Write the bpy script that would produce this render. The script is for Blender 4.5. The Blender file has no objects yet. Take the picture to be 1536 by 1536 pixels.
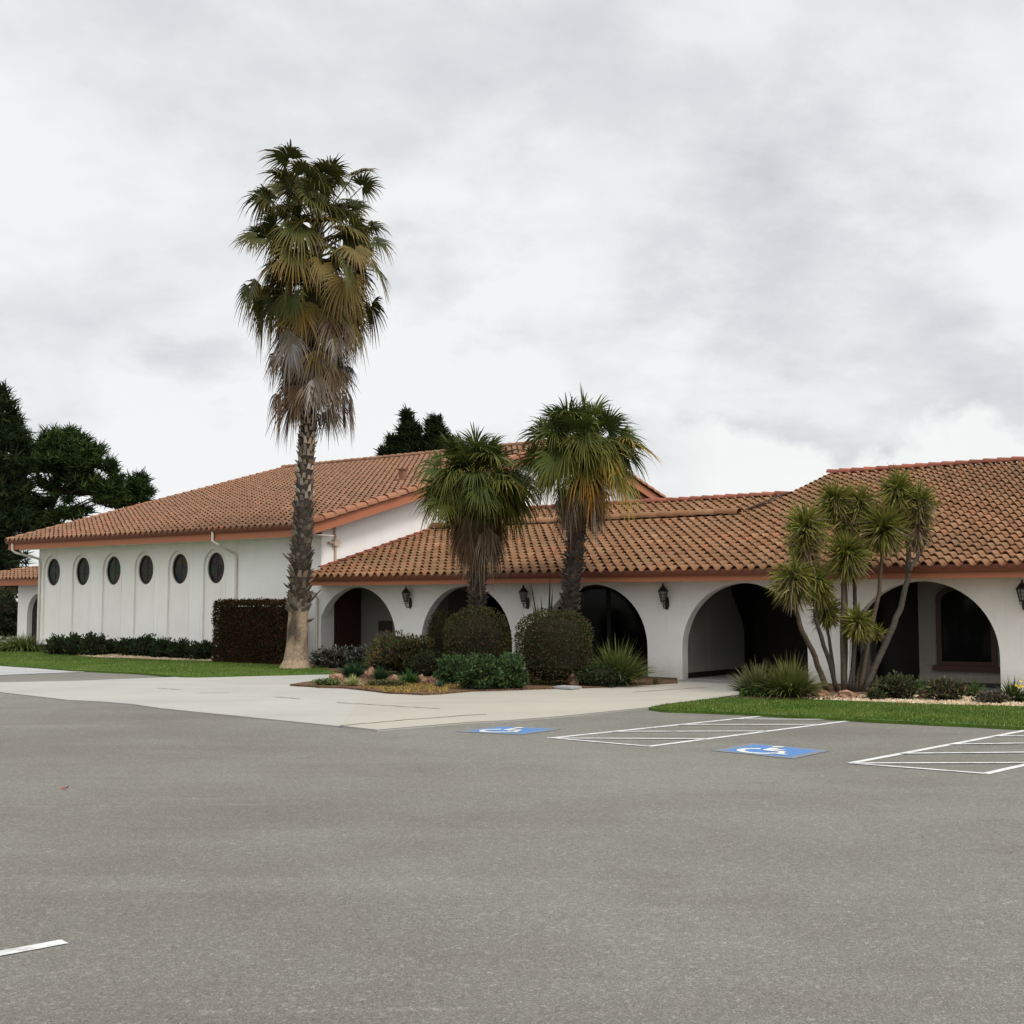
import bpy, math, random
import numpy as np
from mathutils import Vector, Matrix

random.seed(7)
RNG = np.random.default_rng(11)
S = bpy.context.scene
COL = S.collection
R = math.radians

# ------------------------------------------------------------------ camera
F, HOR, CAM_H = 1861.0, 903.5, 1.88          # focal length in photo pixels, horizon row, eye height
PITCH = math.atan((HOR - 768) / F)
cd = bpy.data.cameras.new("camera")
cd.sensor_width = 36; cd.sensor_fit = 'HORIZONTAL'
cd.lens = F / 1536 * 36
cd.clip_start = 0.1; cd.clip_end = 3000
cam = bpy.data.objects.new("camera", cd); COL.objects.link(cam)
cam.location = (0, 0, CAM_H); cam.rotation_euler = (R(90) + PITCH, 0, 0)
S.camera = cam

# ------------------------------------------------------------------ sky
SUN_DIR = Vector((0.52, -0.50, 0.88)).normalized()     # towards the sun
SUN_EL = math.asin(SUN_DIR.z); SUN_AZ = math.atan2(SUN_DIR.x, SUN_DIR.y)
w = bpy.data.worlds.new("World"); S.world = w; w.use_nodes = True
nt = w.node_tree; nt.nodes.clear()
def N(tree, typ, **kw):
    n = tree.nodes.new(typ)
    for k, v in kw.items():
        if k.startswith('i_'):
            key = k[2:]; key = int(key) if key.isdigit() else key.replace('_', ' ')
            n.inputs[key].default_value = v
        else: setattr(n, k, v)
    return n
def math_node(tree, op, a, b=None, c=None, clamp=False):
    n = tree.nodes.new('ShaderNodeMath'); n.operation = op; n.use_clamp = clamp
    for i, v in enumerate((a, b, c)):
        if v is None: continue
        if isinstance(v, (int, float)): n.inputs[i].default_value = v
        else: tree.links.new(v, n.inputs[i])
    return n.outputs[0]
def ramp(tree, fac, stops, interp='LINEAR'):
    n = tree.nodes.new('ShaderNodeValToRGB'); n.color_ramp.interpolation = interp
    e = n.color_ramp.elements
    while len(e) < len(stops): e.new(0.5)
    for el, (p, c) in zip(e, stops):
        el.position = p; el.color = (*c, 1) if len(c) == 3 else c
    tree.links.new(fac, n.inputs[0]); return n.outputs[0]
def mixc(tree, fac, a, b, mode='MIX'):
    n = tree.nodes.new('ShaderNodeMix'); n.data_type = 'RGBA'; n.blend_type = mode
    for sock, v in ((n.inputs[0], fac), (n.inputs[6], a), (n.inputs[7], b)):
        if isinstance(v, (int, float)): sock.default_value = v
        elif isinstance(v, tuple): sock.default_value = (*v, 1)
        else: tree.links.new(v, sock)
    return n.outputs[2]
out = N(nt, 'ShaderNodeOutputWorld')
sky = N(nt, 'ShaderNodeTexSky', sky_type='NISHITA', sun_disc=False, sun_elevation=SUN_EL, sun_rotation=SUN_AZ)
bg_blue = N(nt, 'ShaderNodeBackground', i_Strength=0.09); nt.links.new(sky.outputs[0], bg_blue.inputs[0])
tc = N(nt, 'ShaderNodeTexCoord'); sep = N(nt, 'ShaderNodeSeparateXYZ'); nt.links.new(tc.outputs['Generated'], sep.inputs[0])
X, Y, Z = sep.outputs
den = math_node(nt, 'ADD', math_node(nt, 'MAXIMUM', Z, 0.0), 0.38)
px = math_node(nt, 'DIVIDE', X, den); py = math_node(nt, 'DIVIDE', Y, den)
cmb = N(nt, 'ShaderNodeCombineXYZ'); nt.links.new(px, cmb.inputs[0]); nt.links.new(py, cmb.inputs[1])
n1 = N(nt, 'ShaderNodeTexNoise', i_Scale=1.9, i_Detail=7.0, i_Roughness=0.52, i_Distortion=0.2)
mp = N(nt, 'ShaderNodeMapping'); mp.inputs['Location'].default_value = (3.1, 0.6, 0.0); mp.inputs['Scale'].default_value = (1.0, 1.2, 1)
nt.links.new(cmb.outputs[0], mp.inputs[0]); nt.links.new(mp.outputs[0], n1.inputs['Vector'])
n3 = N(nt, 'ShaderNodeTexNoise', i_Scale=5.0, i_Detail=9.0, i_Roughness=0.6); nt.links.new(cmb.outputs[0], n3.inputs['Vector'])
dens = math_node(nt, 'ADD', n1.outputs[0], math_node(nt, 'MULTIPLY', math_node(nt, 'SUBTRACT', n3.outputs[0], 0.5), 0.38))
def cloud_mass(dens, d, r0, r1, amt):
    """a thicker, greyer cloud round the sky direction d"""
    dv = N(nt, 'ShaderNodeVectorMath', operation='DISTANCE'); nt.links.new(tc.outputs['Generated'], dv.inputs[0]); dv.inputs[1].default_value = d
    rr = math_node(nt, 'ADD', dv.outputs['Value'], math_node(nt, 'MULTIPLY', math_node(nt, 'SUBTRACT', n3.outputs[0], 0.5), 0.16))
    mr = N(nt, 'ShaderNodeMapRange', interpolation_type='SMOOTHSTEP'); nt.links.new(rr, mr.inputs[0])
    for k, v in ((1, r0), (2, r1), (3, amt), (4, 0.0)): mr.inputs[k].default_value = v
    return math_node(nt, 'SUBTRACT', dens, mr.outputs[0])
dens = cloud_mass(dens, (0.10, 0.935, 0.34), 0.03, 0.19, 0.11)
dens = cloud_mass(dens, (0.26, 0.93, 0.27), 0.03, 0.17, 0.03)
dens = cloud_mass(dens, (-0.07, 0.96, 0.27), 0.01, 0.09, 0.12)
dens = cloud_mass(dens, (-0.30, 0.90, 0.40), 0.02, 0.15, 0.03)
dens = cloud_mass(dens, (-0.24, 0.955, 0.165), 0.00, 0.06, 0.10)
dens = cloud_mass(dens, (0.27, 0.945, 0.20), 0.03, 0.19, 0.15)
cl = ramp(nt, dens, [(0.20, (0.64, 0.665, 0.69)), (0.33, (0.745, 0.765, 0.785)), (0.43, (0.855, 0.868, 0.88)), (0.53, (0.935, 0.942, 0.948))])
# low cumulus bank towards the right of the view
n2 = N(nt, 'ShaderNodeTexNoise', i_Scale=9.0, i_Detail=8.0, i_Roughness=0.55)
nt.links.new(tc.outputs['Generated'], n2.inputs['Vector'])
edge = math_node(nt, 'SUBTRACT', math_node(nt, 'ADD', 0.035, math_node(nt, 'MULTIPLY', n2.outputs[0], 0.20)), Z)
side = math_node(nt, 'MULTIPLY', math_node(nt, 'SUBTRACT', X, 0.08), 12.0, clamp=True)
bank = math_node(nt, 'MULTIPLY', math_node(nt, 'MULTIPLY', edge, 60.0, clamp=True), side, clamp=True)
cl = mixc(nt, math_node(nt, 'MULTIPLY', bank, 0.85), cl, (0.985, 0.985, 0.975))
# an overcast dome is brighter towards the zenith and round the veiled sun
dotn = N(nt, 'ShaderNodeVectorMath', operation='DOT_PRODUCT'); nt.links.new(tc.outputs['Generated'], dotn.inputs[0]); dotn.inputs[1].default_value = SUN_DIR
glow = math_node(nt, 'POWER', math_node(nt, 'MAXIMUM', dotn.outputs['Value'], 0.0), 3.0)
zen = N(nt, 'ShaderNodeMapRange', interpolation_type='SMOOTHSTEP'); nt.links.new(Z, zen.inputs[0]); zen.inputs[1].default_value = 0.42; zen.inputs[2].default_value = 0.95
glow2 = math_node(nt, 'POWER', math_node(nt, 'MAXIMUM', dotn.outputs['Value'], 0.0), 1.6)
stre = math_node(nt, 'ADD', math_node(nt, 'ADD', 1.0, math_node(nt, 'MULTIPLY', glow2, 1.1)), math_node(nt, 'MULTIPLY', zen.outputs[0], math_node(nt, 'ADD', 0.8, math_node(nt, 'MULTIPLY', glow, 0.8))))
bg_c = N(nt, 'ShaderNodeBackground'); nt.links.new(cl, bg_c.inputs[0]); nt.links.new(stre, bg_c.inputs[1])
ms = N(nt, 'ShaderNodeMixShader', i_0=0.94); nt.links.new(bg_blue.outputs[0], ms.inputs[1]); nt.links.new(bg_c.outputs[0], ms.inputs[2])
nt.links.new(ms.outputs[0], out.inputs[0])

sd = bpy.data.lights.new("sun", 'SUN'); sd.energy = 1.8; sd.angle = R(14); sd.color = (1.0, 0.95, 0.88)
sun = bpy.data.objects.new("sun", sd); COL.objects.link(sun)
sun.rotation_euler = SUN_DIR.to_track_quat('Z', 'Y').to_euler(); sun.location = (20, -10, 40)
S.view_settings.view_transform = 'Standard'; S.view_settings.look = 'None'
S.view_settings.exposure = 0.0; S.view_settings.gamma = 1.0

# ------------------------------------------------------------------ helpers
def at(px, py, z=0.0):
    """point on the level z seen at photo pixel (px, py)"""
    x = (px - 768) / F; y = (768 - py) / F
    d = Vector((x, math.cos(PITCH) - y * math.sin(PITCH), math.sin(PITCH) + y * math.cos(PITCH)))
    k = (z - CAM_H) / d.z
    return Vector((d.x * k, d.y * k, z))
def at_depth(px, py, Yd):
    x = (px - 768) / F; y = (768 - py) / F
    d = Vector((x, math.cos(PITCH) - y * math.sin(PITCH), math.sin(PITCH) + y * math.cos(PITCH)))
    k = Yd / d.y
    return Vector((d.x * k, Yd, CAM_H + d.z * k))
TH = 0.6535
A = Vector((math.cos(TH), -math.sin(TH), 0)); B = Vector((math.sin(TH), math.cos(TH), 0)); W0 = Vector((4.2024, 30.0256, 0))
def loc(t, s, z=0.0): return W0 + A * t + B * s + Vector((0, 0, z))
def wall_t(px, s=0.0, py=HOR):
    x = (px - 768) / F; y = (768 - py) / F
    k = x / (math.cos(PITCH) - y * math.sin(PITCH))
    P = W0 + B * s
    return (k * P.y - P.x) / (A.x - k * A.y)
def wall_z(t, s, py):
    P = loc(t, s); Yd = P.y
    y = (768 - py) / F
    d = (math.cos(PITCH) - y * math.sin(PITCH), math.sin(PITCH) + y * math.cos(PITCH))
    return CAM_H + d[1] * Yd / d[0]
def gable_s(px, t):
    k = (px - 768) / F / math.cos(PITCH)
    P = W0 + A * t
    return (k * P.y - P.x) / (B.x - k * B.y)

class MB:
    def __init__(self): self.v = []; self.f = []; self.m = []; self.c = []
    def add(self, vs, fs, mi=0, col=None):
        b = len(self.v); self.v.extend([tuple(p) for p in vs])
        for f in fs: self.f.append(tuple(i + b for i in f)); self.m.append(mi)
        self.c.extend([col if col is not None else (1, 1, 1)] * len(vs))
    def addc(self, vs, fs, cols, mi=0):
        b = len(self.v); self.v.extend([tuple(p) for p in vs])
        for f in fs: self.f.append(tuple(i + b for i in f)); self.m.append(mi)
        self.c.extend(cols)
    def box(self, x0, x1, y0, y1, z0, z1, mi=0, col=None):
        self.add([(x0,y0,z0),(x1,y0,z0),(x1,y1,z0),(x0,y1,z0),(x0,y0,z1),(x1,y0,z1),(x1,y1,z1),(x0,y1,z1)],
                 [(0,3,2,1),(4,5,6,7),(0,1,5,4),(1,2,6,5),(2,3,7,6),(3,0,4,7)], mi, col)
    def prism_x(self, prof, x0, x1, mi=0, col=None):
        """profile [(y,z)..] extruded along x"""
        n = len(prof)
        vs = [(x0, y, z) for y, z in prof] + [(x1, y, z) for y, z in prof]
        fs = [tuple(range(n)), tuple(range(2*n-1, n-1, -1))] + [(i, i+n, (i+1)%n+n, (i+1)%n) for i in range(n)]
        self.add(vs, fs, mi, col)
    def tube(self, pts, rad, n=8, mi=0, col=None, cap=True):
        pts = [Vector(p) for p in pts]
        if not isinstance(rad, (list, tuple)): rad = [rad] * len(pts)
        vs = []; prev = None
        for i, p in enumerate(pts):
            d = (pts[min(i+1, len(pts)-1)] - pts[max(i-1, 0)]).normalized()
            ref = prev if prev is not None else (Vector((1,0,0)) if abs(d.x) < 0.9 else Vector((0,1,0)))
            u = (ref - d * ref.dot(d)).normalized(); v = d.cross(u); prev = u
            for k in range(n):
                a = 2*math.pi*k/n
                vs.append(p + (u*math.cos(a) + v*math.sin(a)) * rad[i])
        fs = []
        for i in range(len(pts)-1):
            for k in range(n):
                fs.append((i*n+k, i*n+(k+1)%n, (i+1)*n+(k+1)%n, (i+1)*n+k))
        if cap: fs.append(tuple(range(n-1, -1, -1))); fs.append(tuple((len(pts)-1)*n + k for k in range(n)))
        self.add(vs, fs, mi, col)
    def lathe(self, c, prof, n=12, mi=0, col=None):
        vs = []; 
        for r, z in prof:
            for k in range(n):
                a = 2*math.pi*k/n; vs.append((c[0]+r*math.cos(a), c[1]+r*math.sin(a), c[2]+z))
        fs = []
        for i in range(len(prof)-1):
            for k in range(n): fs.append((i*n+k, i*n+(k+1)%n, (i+1)*n+(k+1)%n, (i+1)*n+k))
        fs.append(tuple(range(n-1,-1,-1))); fs.append(tuple((len(prof)-1)*n+k for k in range(n)))
        self.add(vs, fs, mi, col)
    def build(self, name, mats, parent=None, smooth=False, loc_=None):
        me = bpy.data.meshes.new(name)
        v = np.array(self.v, dtype=float).reshape(-1, 3)
        if loc_ is not None: v = v - np.array(loc_)
        me.from_pydata(v.tolist(), [], self.f)
        if not isinstance(mats, (list, tuple)): mats = [mats]
        for m in mats: me.materials.append(m)
        if len(mats) > 1: me.polygons.foreach_set('material_index', np.array(self.m, dtype=np.int32))
        a = me.color_attributes.new('col', 'FLOAT_COLOR', 'POINT')
        c = np.ones((len(self.v), 4), dtype=np.float32); c[:, :3] = np.array(self.c, dtype=np.float32).reshape(-1, 3)
        a.data.foreach_set('color', c.ravel())
        if smooth: me.polygons.foreach_set('use_smooth', np.ones(len(me.polygons), dtype=bool))
        me.update()
        o = bpy.data.objects.new(name, me); COL.objects.link(o)
        if parent is not None: o.parent = parent
        if loc_ is not None: o.location = loc_
        return o
def tag(o, label=None, cat=None, group=None, kind=None):
    if label: o['label'] = label
    if cat: o['category'] = cat
    if group: o['group'] = group
    if kind: o['kind'] = kind
    return o
def empty(name, p, rz=0.0):
    o = bpy.data.objects.new(name, None); COL.objects.link(o); o.location = p; o.rotation_euler = (0, 0, rz)
    o.empty_display_size = 0.3
    return o
def wall_holes(mb, outer, holes, y0, y1, mi=0, jamb_mi=None, back=True, axis='x'):
    """slab in the x-z plane between y0 (front) and y1 with holes; loops are [(x,z)..]"""
    import bmesh
    for k, yy in enumerate((y0, y1) if back else (y0,)):
        bm = bmesh.new(); edges = []
        for lp in [outer] + holes:
            vs = [bm.verts.new((x, yy, z)) for x, z in lp]
            edges += [bm.edges.new((vs[i], vs[(i+1) % len(vs)])) for i in range(len(vs))]
        bmesh.ops.triangle_fill(bm, use_beauty=True, use_dissolve=False, edges=edges, normal=(0, -1 if k == 0 else 1, 0))
        bm.verts.index_update()
        mb.add([v.co.copy() for v in bm.verts], [tuple(v.index for v in f.verts) for f in bm.faces], mi)
        bm.free()
    for li, lp in enumerate([outer] + holes):
        n = len(lp)
        vs = [(x, y0, z) for x, z in lp] + [(x, y1, z) for x, z in lp]
        mb.add(vs, [(i, (i+1) % n, (i+1) % n + n, i+n) for i in range(n)], mi if (li == 0 or jamb_mi is None) else jamb_mi)

# ------------------------------------------------------------------ materials
def mat(name, color=(0.5,0.5,0.5), rough=0.7, spec=0.3, metallic=0.0):
    m = bpy.data.materials.new(name); m.use_nodes = True
    t = m.node_tree; b = t.nodes['Principled BSDF']
    b.inputs['Base Color'].default_value = (*color, 1); b.inputs['Roughness'].default_value = rough
    b.inputs['Specular IOR Level'].default_value = spec; b.inputs['Metallic'].default_value = metallic
    return m, t, b
def noise(t, scale, detail=4.0, rough=0.55, vec=None, dist=0.0):
    n = N(t, 'ShaderNodeTexNoise', i_Scale=scale, i_Detail=detail, i_Roughness=rough, i_Distortion=dist)
    if vec is not None: t.links.new(vec, n.inputs['Vector'])
    return n.outputs[0]
def objco(t):
    n = t.nodes.new('ShaderNodeTexCoord'); return n.outputs['Object']
def geopos(t):
    n = t.nodes.new('ShaderNodeNewGeometry'); return n.outputs['Position']
def bump(t, b, h, strength=0.3, dist=0.02):
    n = N(t, 'ShaderNodeBump', i_Strength=strength, i_Distance=dist)
    t.links.new(h, n.inputs['Height']); t.links.new(n.outputs[0], b.inputs['Normal'])
def attr(t, name='col'):
    n = t.nodes.new('ShaderNodeAttribute'); n.attribute_name = name; return n.outputs['Color']

def leaf_mat(name, rough=0.5, transl=0.25, spec=0.35):
    m, t, b = mat(name, rough=rough, spec=spec)
    c = attr(t); t.links.new(c, b.inputs['Base Color'])
    tr = t.nodes.new('ShaderNodeBsdfTranslucent'); t.links.new(c, tr.inputs[0])
    mx = N(t, 'ShaderNodeMixShader', i_0=transl); o = t.nodes['Material Output']
    t.links.new(b.outputs[0], mx.inputs[1]); t.links.new(tr.outputs[0], mx.inputs[2]); t.links.new(mx.outputs[0], o.inputs[0])
    return m
M_LEAF = leaf_mat('leaf', 0.55, 0.16, 0.10); M_LEAF_DULL = leaf_mat('dull_leaf', 0.8, 0.10, 0.05)
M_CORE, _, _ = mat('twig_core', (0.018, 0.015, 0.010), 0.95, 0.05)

def stucco(name, c1, c2, stain=True):
    m, t, b = mat(name, c1, 0.9, 0.15)
    p = objco(t)
    big = noise(t, 0.55, 5, 0.6, p); fine = noise(t, 38, 3, 0.7, p)
    col = mixc(t, ramp(t, big, [(0.35, (0,0,0)), (0.7, (1,1,1))]), c1, c2)
    mpn = N(t, 'ShaderNodeMapping'); mpn.inputs['Scale'].default_value = (3.0, 3.0, 0.22); t.links.new(p, mpn.inputs[0])
    streak = noise(t, 1.6, 5, 0.6, mpn.outputs[0])
    col = mixc(t, math_node(t, 'MULTIPLY', ramp(t, streak, [(0.55, (0,0,0)), (0.85, (1,1,1))]), 0.28), col, (0.46, 0.43, 0.37))
    s = N(t, 'ShaderNodeSeparateXYZ'); t.links.new(p, s.inputs[0])
    lowz = N(t, 'ShaderNodeMapRange', i_1=0.55, i_2=0.0); t.links.new(s.outputs[2], lowz.inputs[0])
    dirt = math_node(t, 'MULTIPLY', lowz.outputs[0], math_node(t, 'MULTIPLY', noise(t, 4, 5, 0.65, p), 1.0))
    col = mixc(t, dirt, col, (0.36, 0.31, 0.25))
    t.links.new(col, b.inputs['Base Color'])
    bump(t, b, math_node(t, 'ADD', fine, math_node(t, 'MULTIPLY', noise(t, 11, 3, 0.6, p), 0.8)), 0.55, 0.012)
    return m
M_STUCCO = stucco('white_stucco', (0.80, 0.795, 0.76), (0.73, 0.72, 0.68))
M_STUCCO2 = stucco('cream_stucco', (0.79, 0.77, 0.735), (0.73, 0.705, 0.66))
M_PORCH_SHADED = stucco('shaded_porch_stucco', (0.20, 0.197, 0.177), (0.17, 0.166, 0.149))  # base colour darkened to stand in for the shade under the arches

def tile_mat(name, ca, cb, cc, lichen, lich_amt):
    m, t, b = mat(name, ca, 0.85, 0.15)
    v = attr(t); sp = N(t, 'ShaderNodeSeparateColor'); t.links.new(v, sp.inputs[0])
    col = ramp(t, sp.outputs[0], [(0.0, cc), (0.35, ca), (0.8, cb), (1.0, tuple(x*1.25 for x in cb))])
    p = objco(t)
    col = mixc(t, math_node(t, 'MULTIPLY', ramp(t, noise(t, 0.35, 5, 0.6, p), [(0.42, (0,0,0)), (0.68, (1,1,1))]), lich_amt), col, lichen)
    col = mixc(t, math_node(t, 'MULTIPLY', ramp(t, noise(t, 9, 5, 0.7, p), [(0.5, (0,0,0)), (0.75, (1,1,1))]), 0.45), col, tuple(x*0.5 for x in lichen))
    orange = ramp(t, sp.outputs[1], [(0.955, (0,0,0)), (0.975, (1,1,1))])
    col = mixc(t, math_node(t, 'MULTIPLY', orange, 0.28), col, (0.34, 0.11, 0.05))
    t.links.new(col, b.inputs['Base Color']); bump(t, b, noise(t, 60, 3, 0.6, p), 0.25, 0.01)
    return m
M_TILE_MAIN = tile_mat('clay_tile_tan', (0.188, 0.096, 0.055), (0.215, 0.115, 0.068), (0.155, 0.076, 0.043), (0.145, 0.090, 0.054), 0.5)
M_TILE_RIGHT = tile_mat('clay_tile_weathered', (0.175, 0.083, 0.040), (0.220, 0.118, 0.062), (0.132, 0.060, 0.028), (0.118, 0.072, 0.035), 0.7)
M_CAP = tile_mat('clay_cap_tile', (0.25, 0.108, 0.06), (0.29, 0.135, 0.078), (0.19, 0.075, 0.042), (0.18, 0.105, 0.066), 0.4)
M_CAP_RED = tile_mat('clay_cap_red', (0.19, 0.058, 0.036), (0.25, 0.08, 0.05), (0.13, 0.042, 0.028), (0.13, 0.075, 0.05), 0.4)

def paint(name, c, rough=0.55, var=0.25):
    m, t, b = mat(name, c, rough, 0.35)
    p = objco(t)
    mpn = N(t, 'ShaderNodeMapping'); mpn.inputs['Scale'].default_value = (0.4, 0.4, 3); t.links.new(p, mpn.inputs[0])
    col = mixc(t, math_node(t, 'MULTIPLY', ramp(t, noise(t, 2.5, 6, 0.65, mpn.outputs[0]), [(0.45, (0,0,0)), (0.75, (1,1,1))]), var), c, tuple(x*0.55+0.03 for x in c))
    t.links.new(col, b.inputs['Base Color']); bump(t, b, noise(t, 30, 2, 0.5, p), 0.1, 0.005)
    return m
M_FASCIA = paint('terracotta_paint', (0.34, 0.115, 0.052)); M_GUTTER = paint('rust_brown_gutter', (0.165, 0.055, 0.034), 0.38)
M_VENT = paint('vent_brown', (0.20, 0.085, 0.05)); M_PIPE = paint('cream_pipe_paint', (0.62, 0.58, 0.50), 0.5, 0.15); M_PINK = paint('pinkish_conduit', (0.56, 0.40, 0.30), 0.5, 0.3)
M_MAROON = paint('maroon_wood', (0.040, 0.013, 0.009), 0.5); M_WOOD = paint('dark_brown_wood', (0.014, 0.010, 0.008), 0.5)
M_IRON, _, _ = mat('black_iron', (0.018, 0.018, 0.017), 0.5, 0.4)
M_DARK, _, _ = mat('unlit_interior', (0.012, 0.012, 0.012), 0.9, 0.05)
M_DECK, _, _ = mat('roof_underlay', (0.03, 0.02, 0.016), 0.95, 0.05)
M_PLAQUE = paint('bronze_plaque', (0.035, 0.024, 0.018), 0.5)
def glass(name, c, rough=0.06, spec=0.5):
    m, t, b = mat(name, c, rough, spec)
    p = objco(t); bump(t, b, noise(t, 0.8, 1, 0.5, p), 0.02, 0.02)
    return m
M_GLASS = glass('dark_window_glass', (0.006, 0.007, 0.007), 0.08, 0.10)
m, t, b = mat('leaded_glass', (0.05, 0.055, 0.045), 0.30, 0.15)
vor = N(t, 'ShaderNodeTexVoronoi', i_Scale=5.5); t.links.new(objco(t), vor.inputs['Vector'])
t.links.new(mixc(t, 0.82, mixc(t, 0.9, vor.outputs['Color'], (0.16, 0.15, 0.08), 'MULTIPLY'), (0.010, 0.012, 0.010)), b.inputs['Base Color'])
M_LEADED = m
M_FROST, _, _ = mat('frosted_lantern_glass', (0.20, 0.20, 0.18), 0.35, 0.5)

def asphalt():
    m, t, b = mat('old_asphalt', (0.17,0.16,0.15), 0.88, 0.25)
    p = geopos(t)
    big = noise(t, 0.10, 5, 0.6, p); mid = noise(t, 0.7, 6, 0.62, p)
    mpn = N(t, 'ShaderNodeMapping'); mpn.inputs['Rotation'].default_value = (0, 0, TH); mpn.inputs['Scale'].default_value = (0.12, 0.9, 1); t.links.new(p, mpn.inputs[0])
    drag = noise(t, 1.1, 5, 0.6, mpn.outputs[0])
    col = mixc(t, ramp(t, big, [(0.40, (0,0,0)), (0.60, (1,1,1))]), (0.122, 0.115, 0.100), (0.160, 0.157, 0.136))
    col = mixc(t, math_node(t, 'MULTIPLY', ramp(t, mid, [(0.45, (0,0,0)), (0.72, (1,1,1))]), 0.4), col, (0.110, 0.097, 0.085))
    col = mixc(t, math_node(t, 'MULTIPLY', ramp(t, drag, [(0.5, (0,0,0)), (0.75, (1,1,1))]), 0.4), col, (0.195, 0.190, 0.170))
    mps = N(t, 'ShaderNodeMapping'); mps.inputs['Rotation'].default_value = (0, 0, 0.25); mps.inputs['Scale'].default_value = (0.25, 2.6, 1); t.links.new(p, mps.inputs[0])
    scuff = math_node(t, 'MULTIPLY', ramp(t, noise(t, 0.9, 3, 0.5, mps.outputs[0]), [(0.66, (0,0,0)), (0.74, (1,1,1))]), ramp(t, noise(t, 9, 4, 0.7, p), [(0.4, (0,0,0)), (0.6, (1,1,1))]))
    col = mixc(t, math_node(t, 'MULTIPLY', scuff, 0.4), col, (0.25, 0.235, 0.205))
    stn = noise(t, 0.33, 7, 0.7, p)
    col = mixc(t, math_node(t, 'MULTIPLY', ramp(t, stn, [(0.56, (0,0,0)), (0.68, (1,1,1))]), 0.45), col, (0.088, 0.075, 0.064))
    v = N(t, 'ShaderNodeTexVoronoi', i_Scale=140.0); t.links.new(p, v.inputs['Vector'])
    sp = N(t, 'ShaderNodeSeparateColor'); t.links.new(v.outputs['Color'], sp.inputs[0])
    stone = ramp(t, sp.outputs[0], [(0.0, (0.58,0.56,0.53)), (0.5, (0.94,0.94,0.93)), (0.88, (1.12,1.11,1.09)), (0.985, (1.8,1.76,1.68))])
    v2 = N(t, 'ShaderNodeTexVoronoi', i_Scale=38.0); t.links.new(p, v2.inputs['Vector'])
    sp2 = N(t, 'ShaderNodeSeparateColor'); t.links.new(v2.outputs['Color'], sp2.inputs[0])
    stone2 = ramp(t, sp2.outputs[1], [(0.0, (0.88,0.88,0.88)), (0.90, (1.04,1.04,1.03)), (0.985, (1.25,1.24,1.2))])
    col = mixc(t, 0.8, col, stone, 'MULTIPLY'); col = mixc(t, 1.0, col, stone2, 'MULTIPLY')
    t.links.new(col, b.inputs['Base Color'])
    bump(t, b, v.outputs['Distance'], 0.6, 0.008)
    return m
M_ASPHALT = asphalt()
def concrete(name, c1, c2, grid=True):
    m, t, b = mat(name, c1, 0.85, 0.2)
    p = geopos(t)
    col = mixc(t, ramp(t, noise(t, 0.35, 5, 0.6, p), [(0.35, (0,0,0)), (0.65, (1,1,1))]), c1, c2)
    mpn = N(t, 'ShaderNodeMapping'); mpn.inputs['Scale'].default_value = (0.18, 1.3, 1); t.links.new(p, mpn.inputs[0])
    col = mixc(t, math_node(t, 'MULTIPLY', ramp(t, noise(t, 1.4, 6, 0.65, mpn.outputs[0]), [(0.5, (0,0,0)), (0.75, (1,1,1))]), 0.28), col, tuple(x*0.6 for x in c1))
    col = mixc(t, math_node(t, 'MULTIPLY', ramp(t, noise(t, 2.2, 6, 0.7, p), [(0.55, (0,0,0)), (0.8, (1,1,1))]), 0.3), col, tuple(x*0.68 for x in c1))
    t.links.new(col, b.inputs['Base Color']); bump(t, b, noise(t, 40, 3, 0.6, p), 0.2, 0.01)
    return m
M_CONC = concrete('pale_concrete', (0.272, 0.264, 0.240), (0.31, 0.298, 0.266)); M_CONC2 = concrete('buff_concrete', (0.275, 0.258, 0.218), (0.302, 0.280, 0.235))
M_GREY_CONC = concrete('grey_concrete', (0.28, 0.28, 0.275), (0.31, 0.31, 0.30))
def soil(name, c1, c2, s1=9, s2=45):
    m, t, b = mat(name, c1, 0.95, 0.1)
    p = geopos(t)
    col = mixc(t, ramp(t, noise(t, s1, 5, 0.7, p), [(0.35, (0,0,0)), (0.65, (1,1,1))]), c1, c2)
    v = N(t, 'ShaderNodeTexVoronoi', i_Scale=s2); t.links.new(p, v.inputs['Vector'])
    sp = N(t, 'ShaderNodeSeparateColor'); t.links.new(v.outputs['Color'], sp.inputs[0])
    col = mixc(t, 1.0, col, ramp(t, sp.outputs[0], [(0, (0.5,0.5,0.5)), (1, (1.35,1.3,1.25))]), 'MULTIPLY')
    t.links.new(col, b.inputs['Base Color']); bump(t, b, v.outputs['Distance'], 0.8, 0.03)
    return m
M_SOIL = soil('bed_soil', (0.10, 0.058, 0.036), (0.16, 0.10, 0.06)); M_GRAVEL = soil('tan_gravel', (0.36, 0.285, 0.185), (0.46, 0.37, 0.255), 5, 22)
M_TERRAIN = soil('dry_ground', (0.07, 0.08, 0.03), (0.11, 0.11, 0.05), 0.6, 3)
def lawn_mat():
    m, t, b = mat('lawn_turf', (0.05,0.1,0.02), 0.9, 0.1)
    p = geopos(t)
    col = mixc(t, ramp(t, noise(t, 0.9, 5, 0.65, p), [(0.38, (0,0,0)), (0.66, (1,1,1))]), (0.060, 0.112, 0.018), (0.10, 0.150, 0.028))
    col = mixc(t, math_node(t, 'MULTIPLY', ramp(t, noise(t, 22, 4, 0.7, p), [(0.4, (0,0,0)), (0.7, (1,1,1))]), 0.6), col, (0.036, 0.070, 0.012))
    t.links.new(col, b.inputs['Base Color']); bump(t, b, noise(t, 35, 4, 0.7, p), 0.9, 0.04)
    return m
M_LAWN = lawn_mat()
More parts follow.
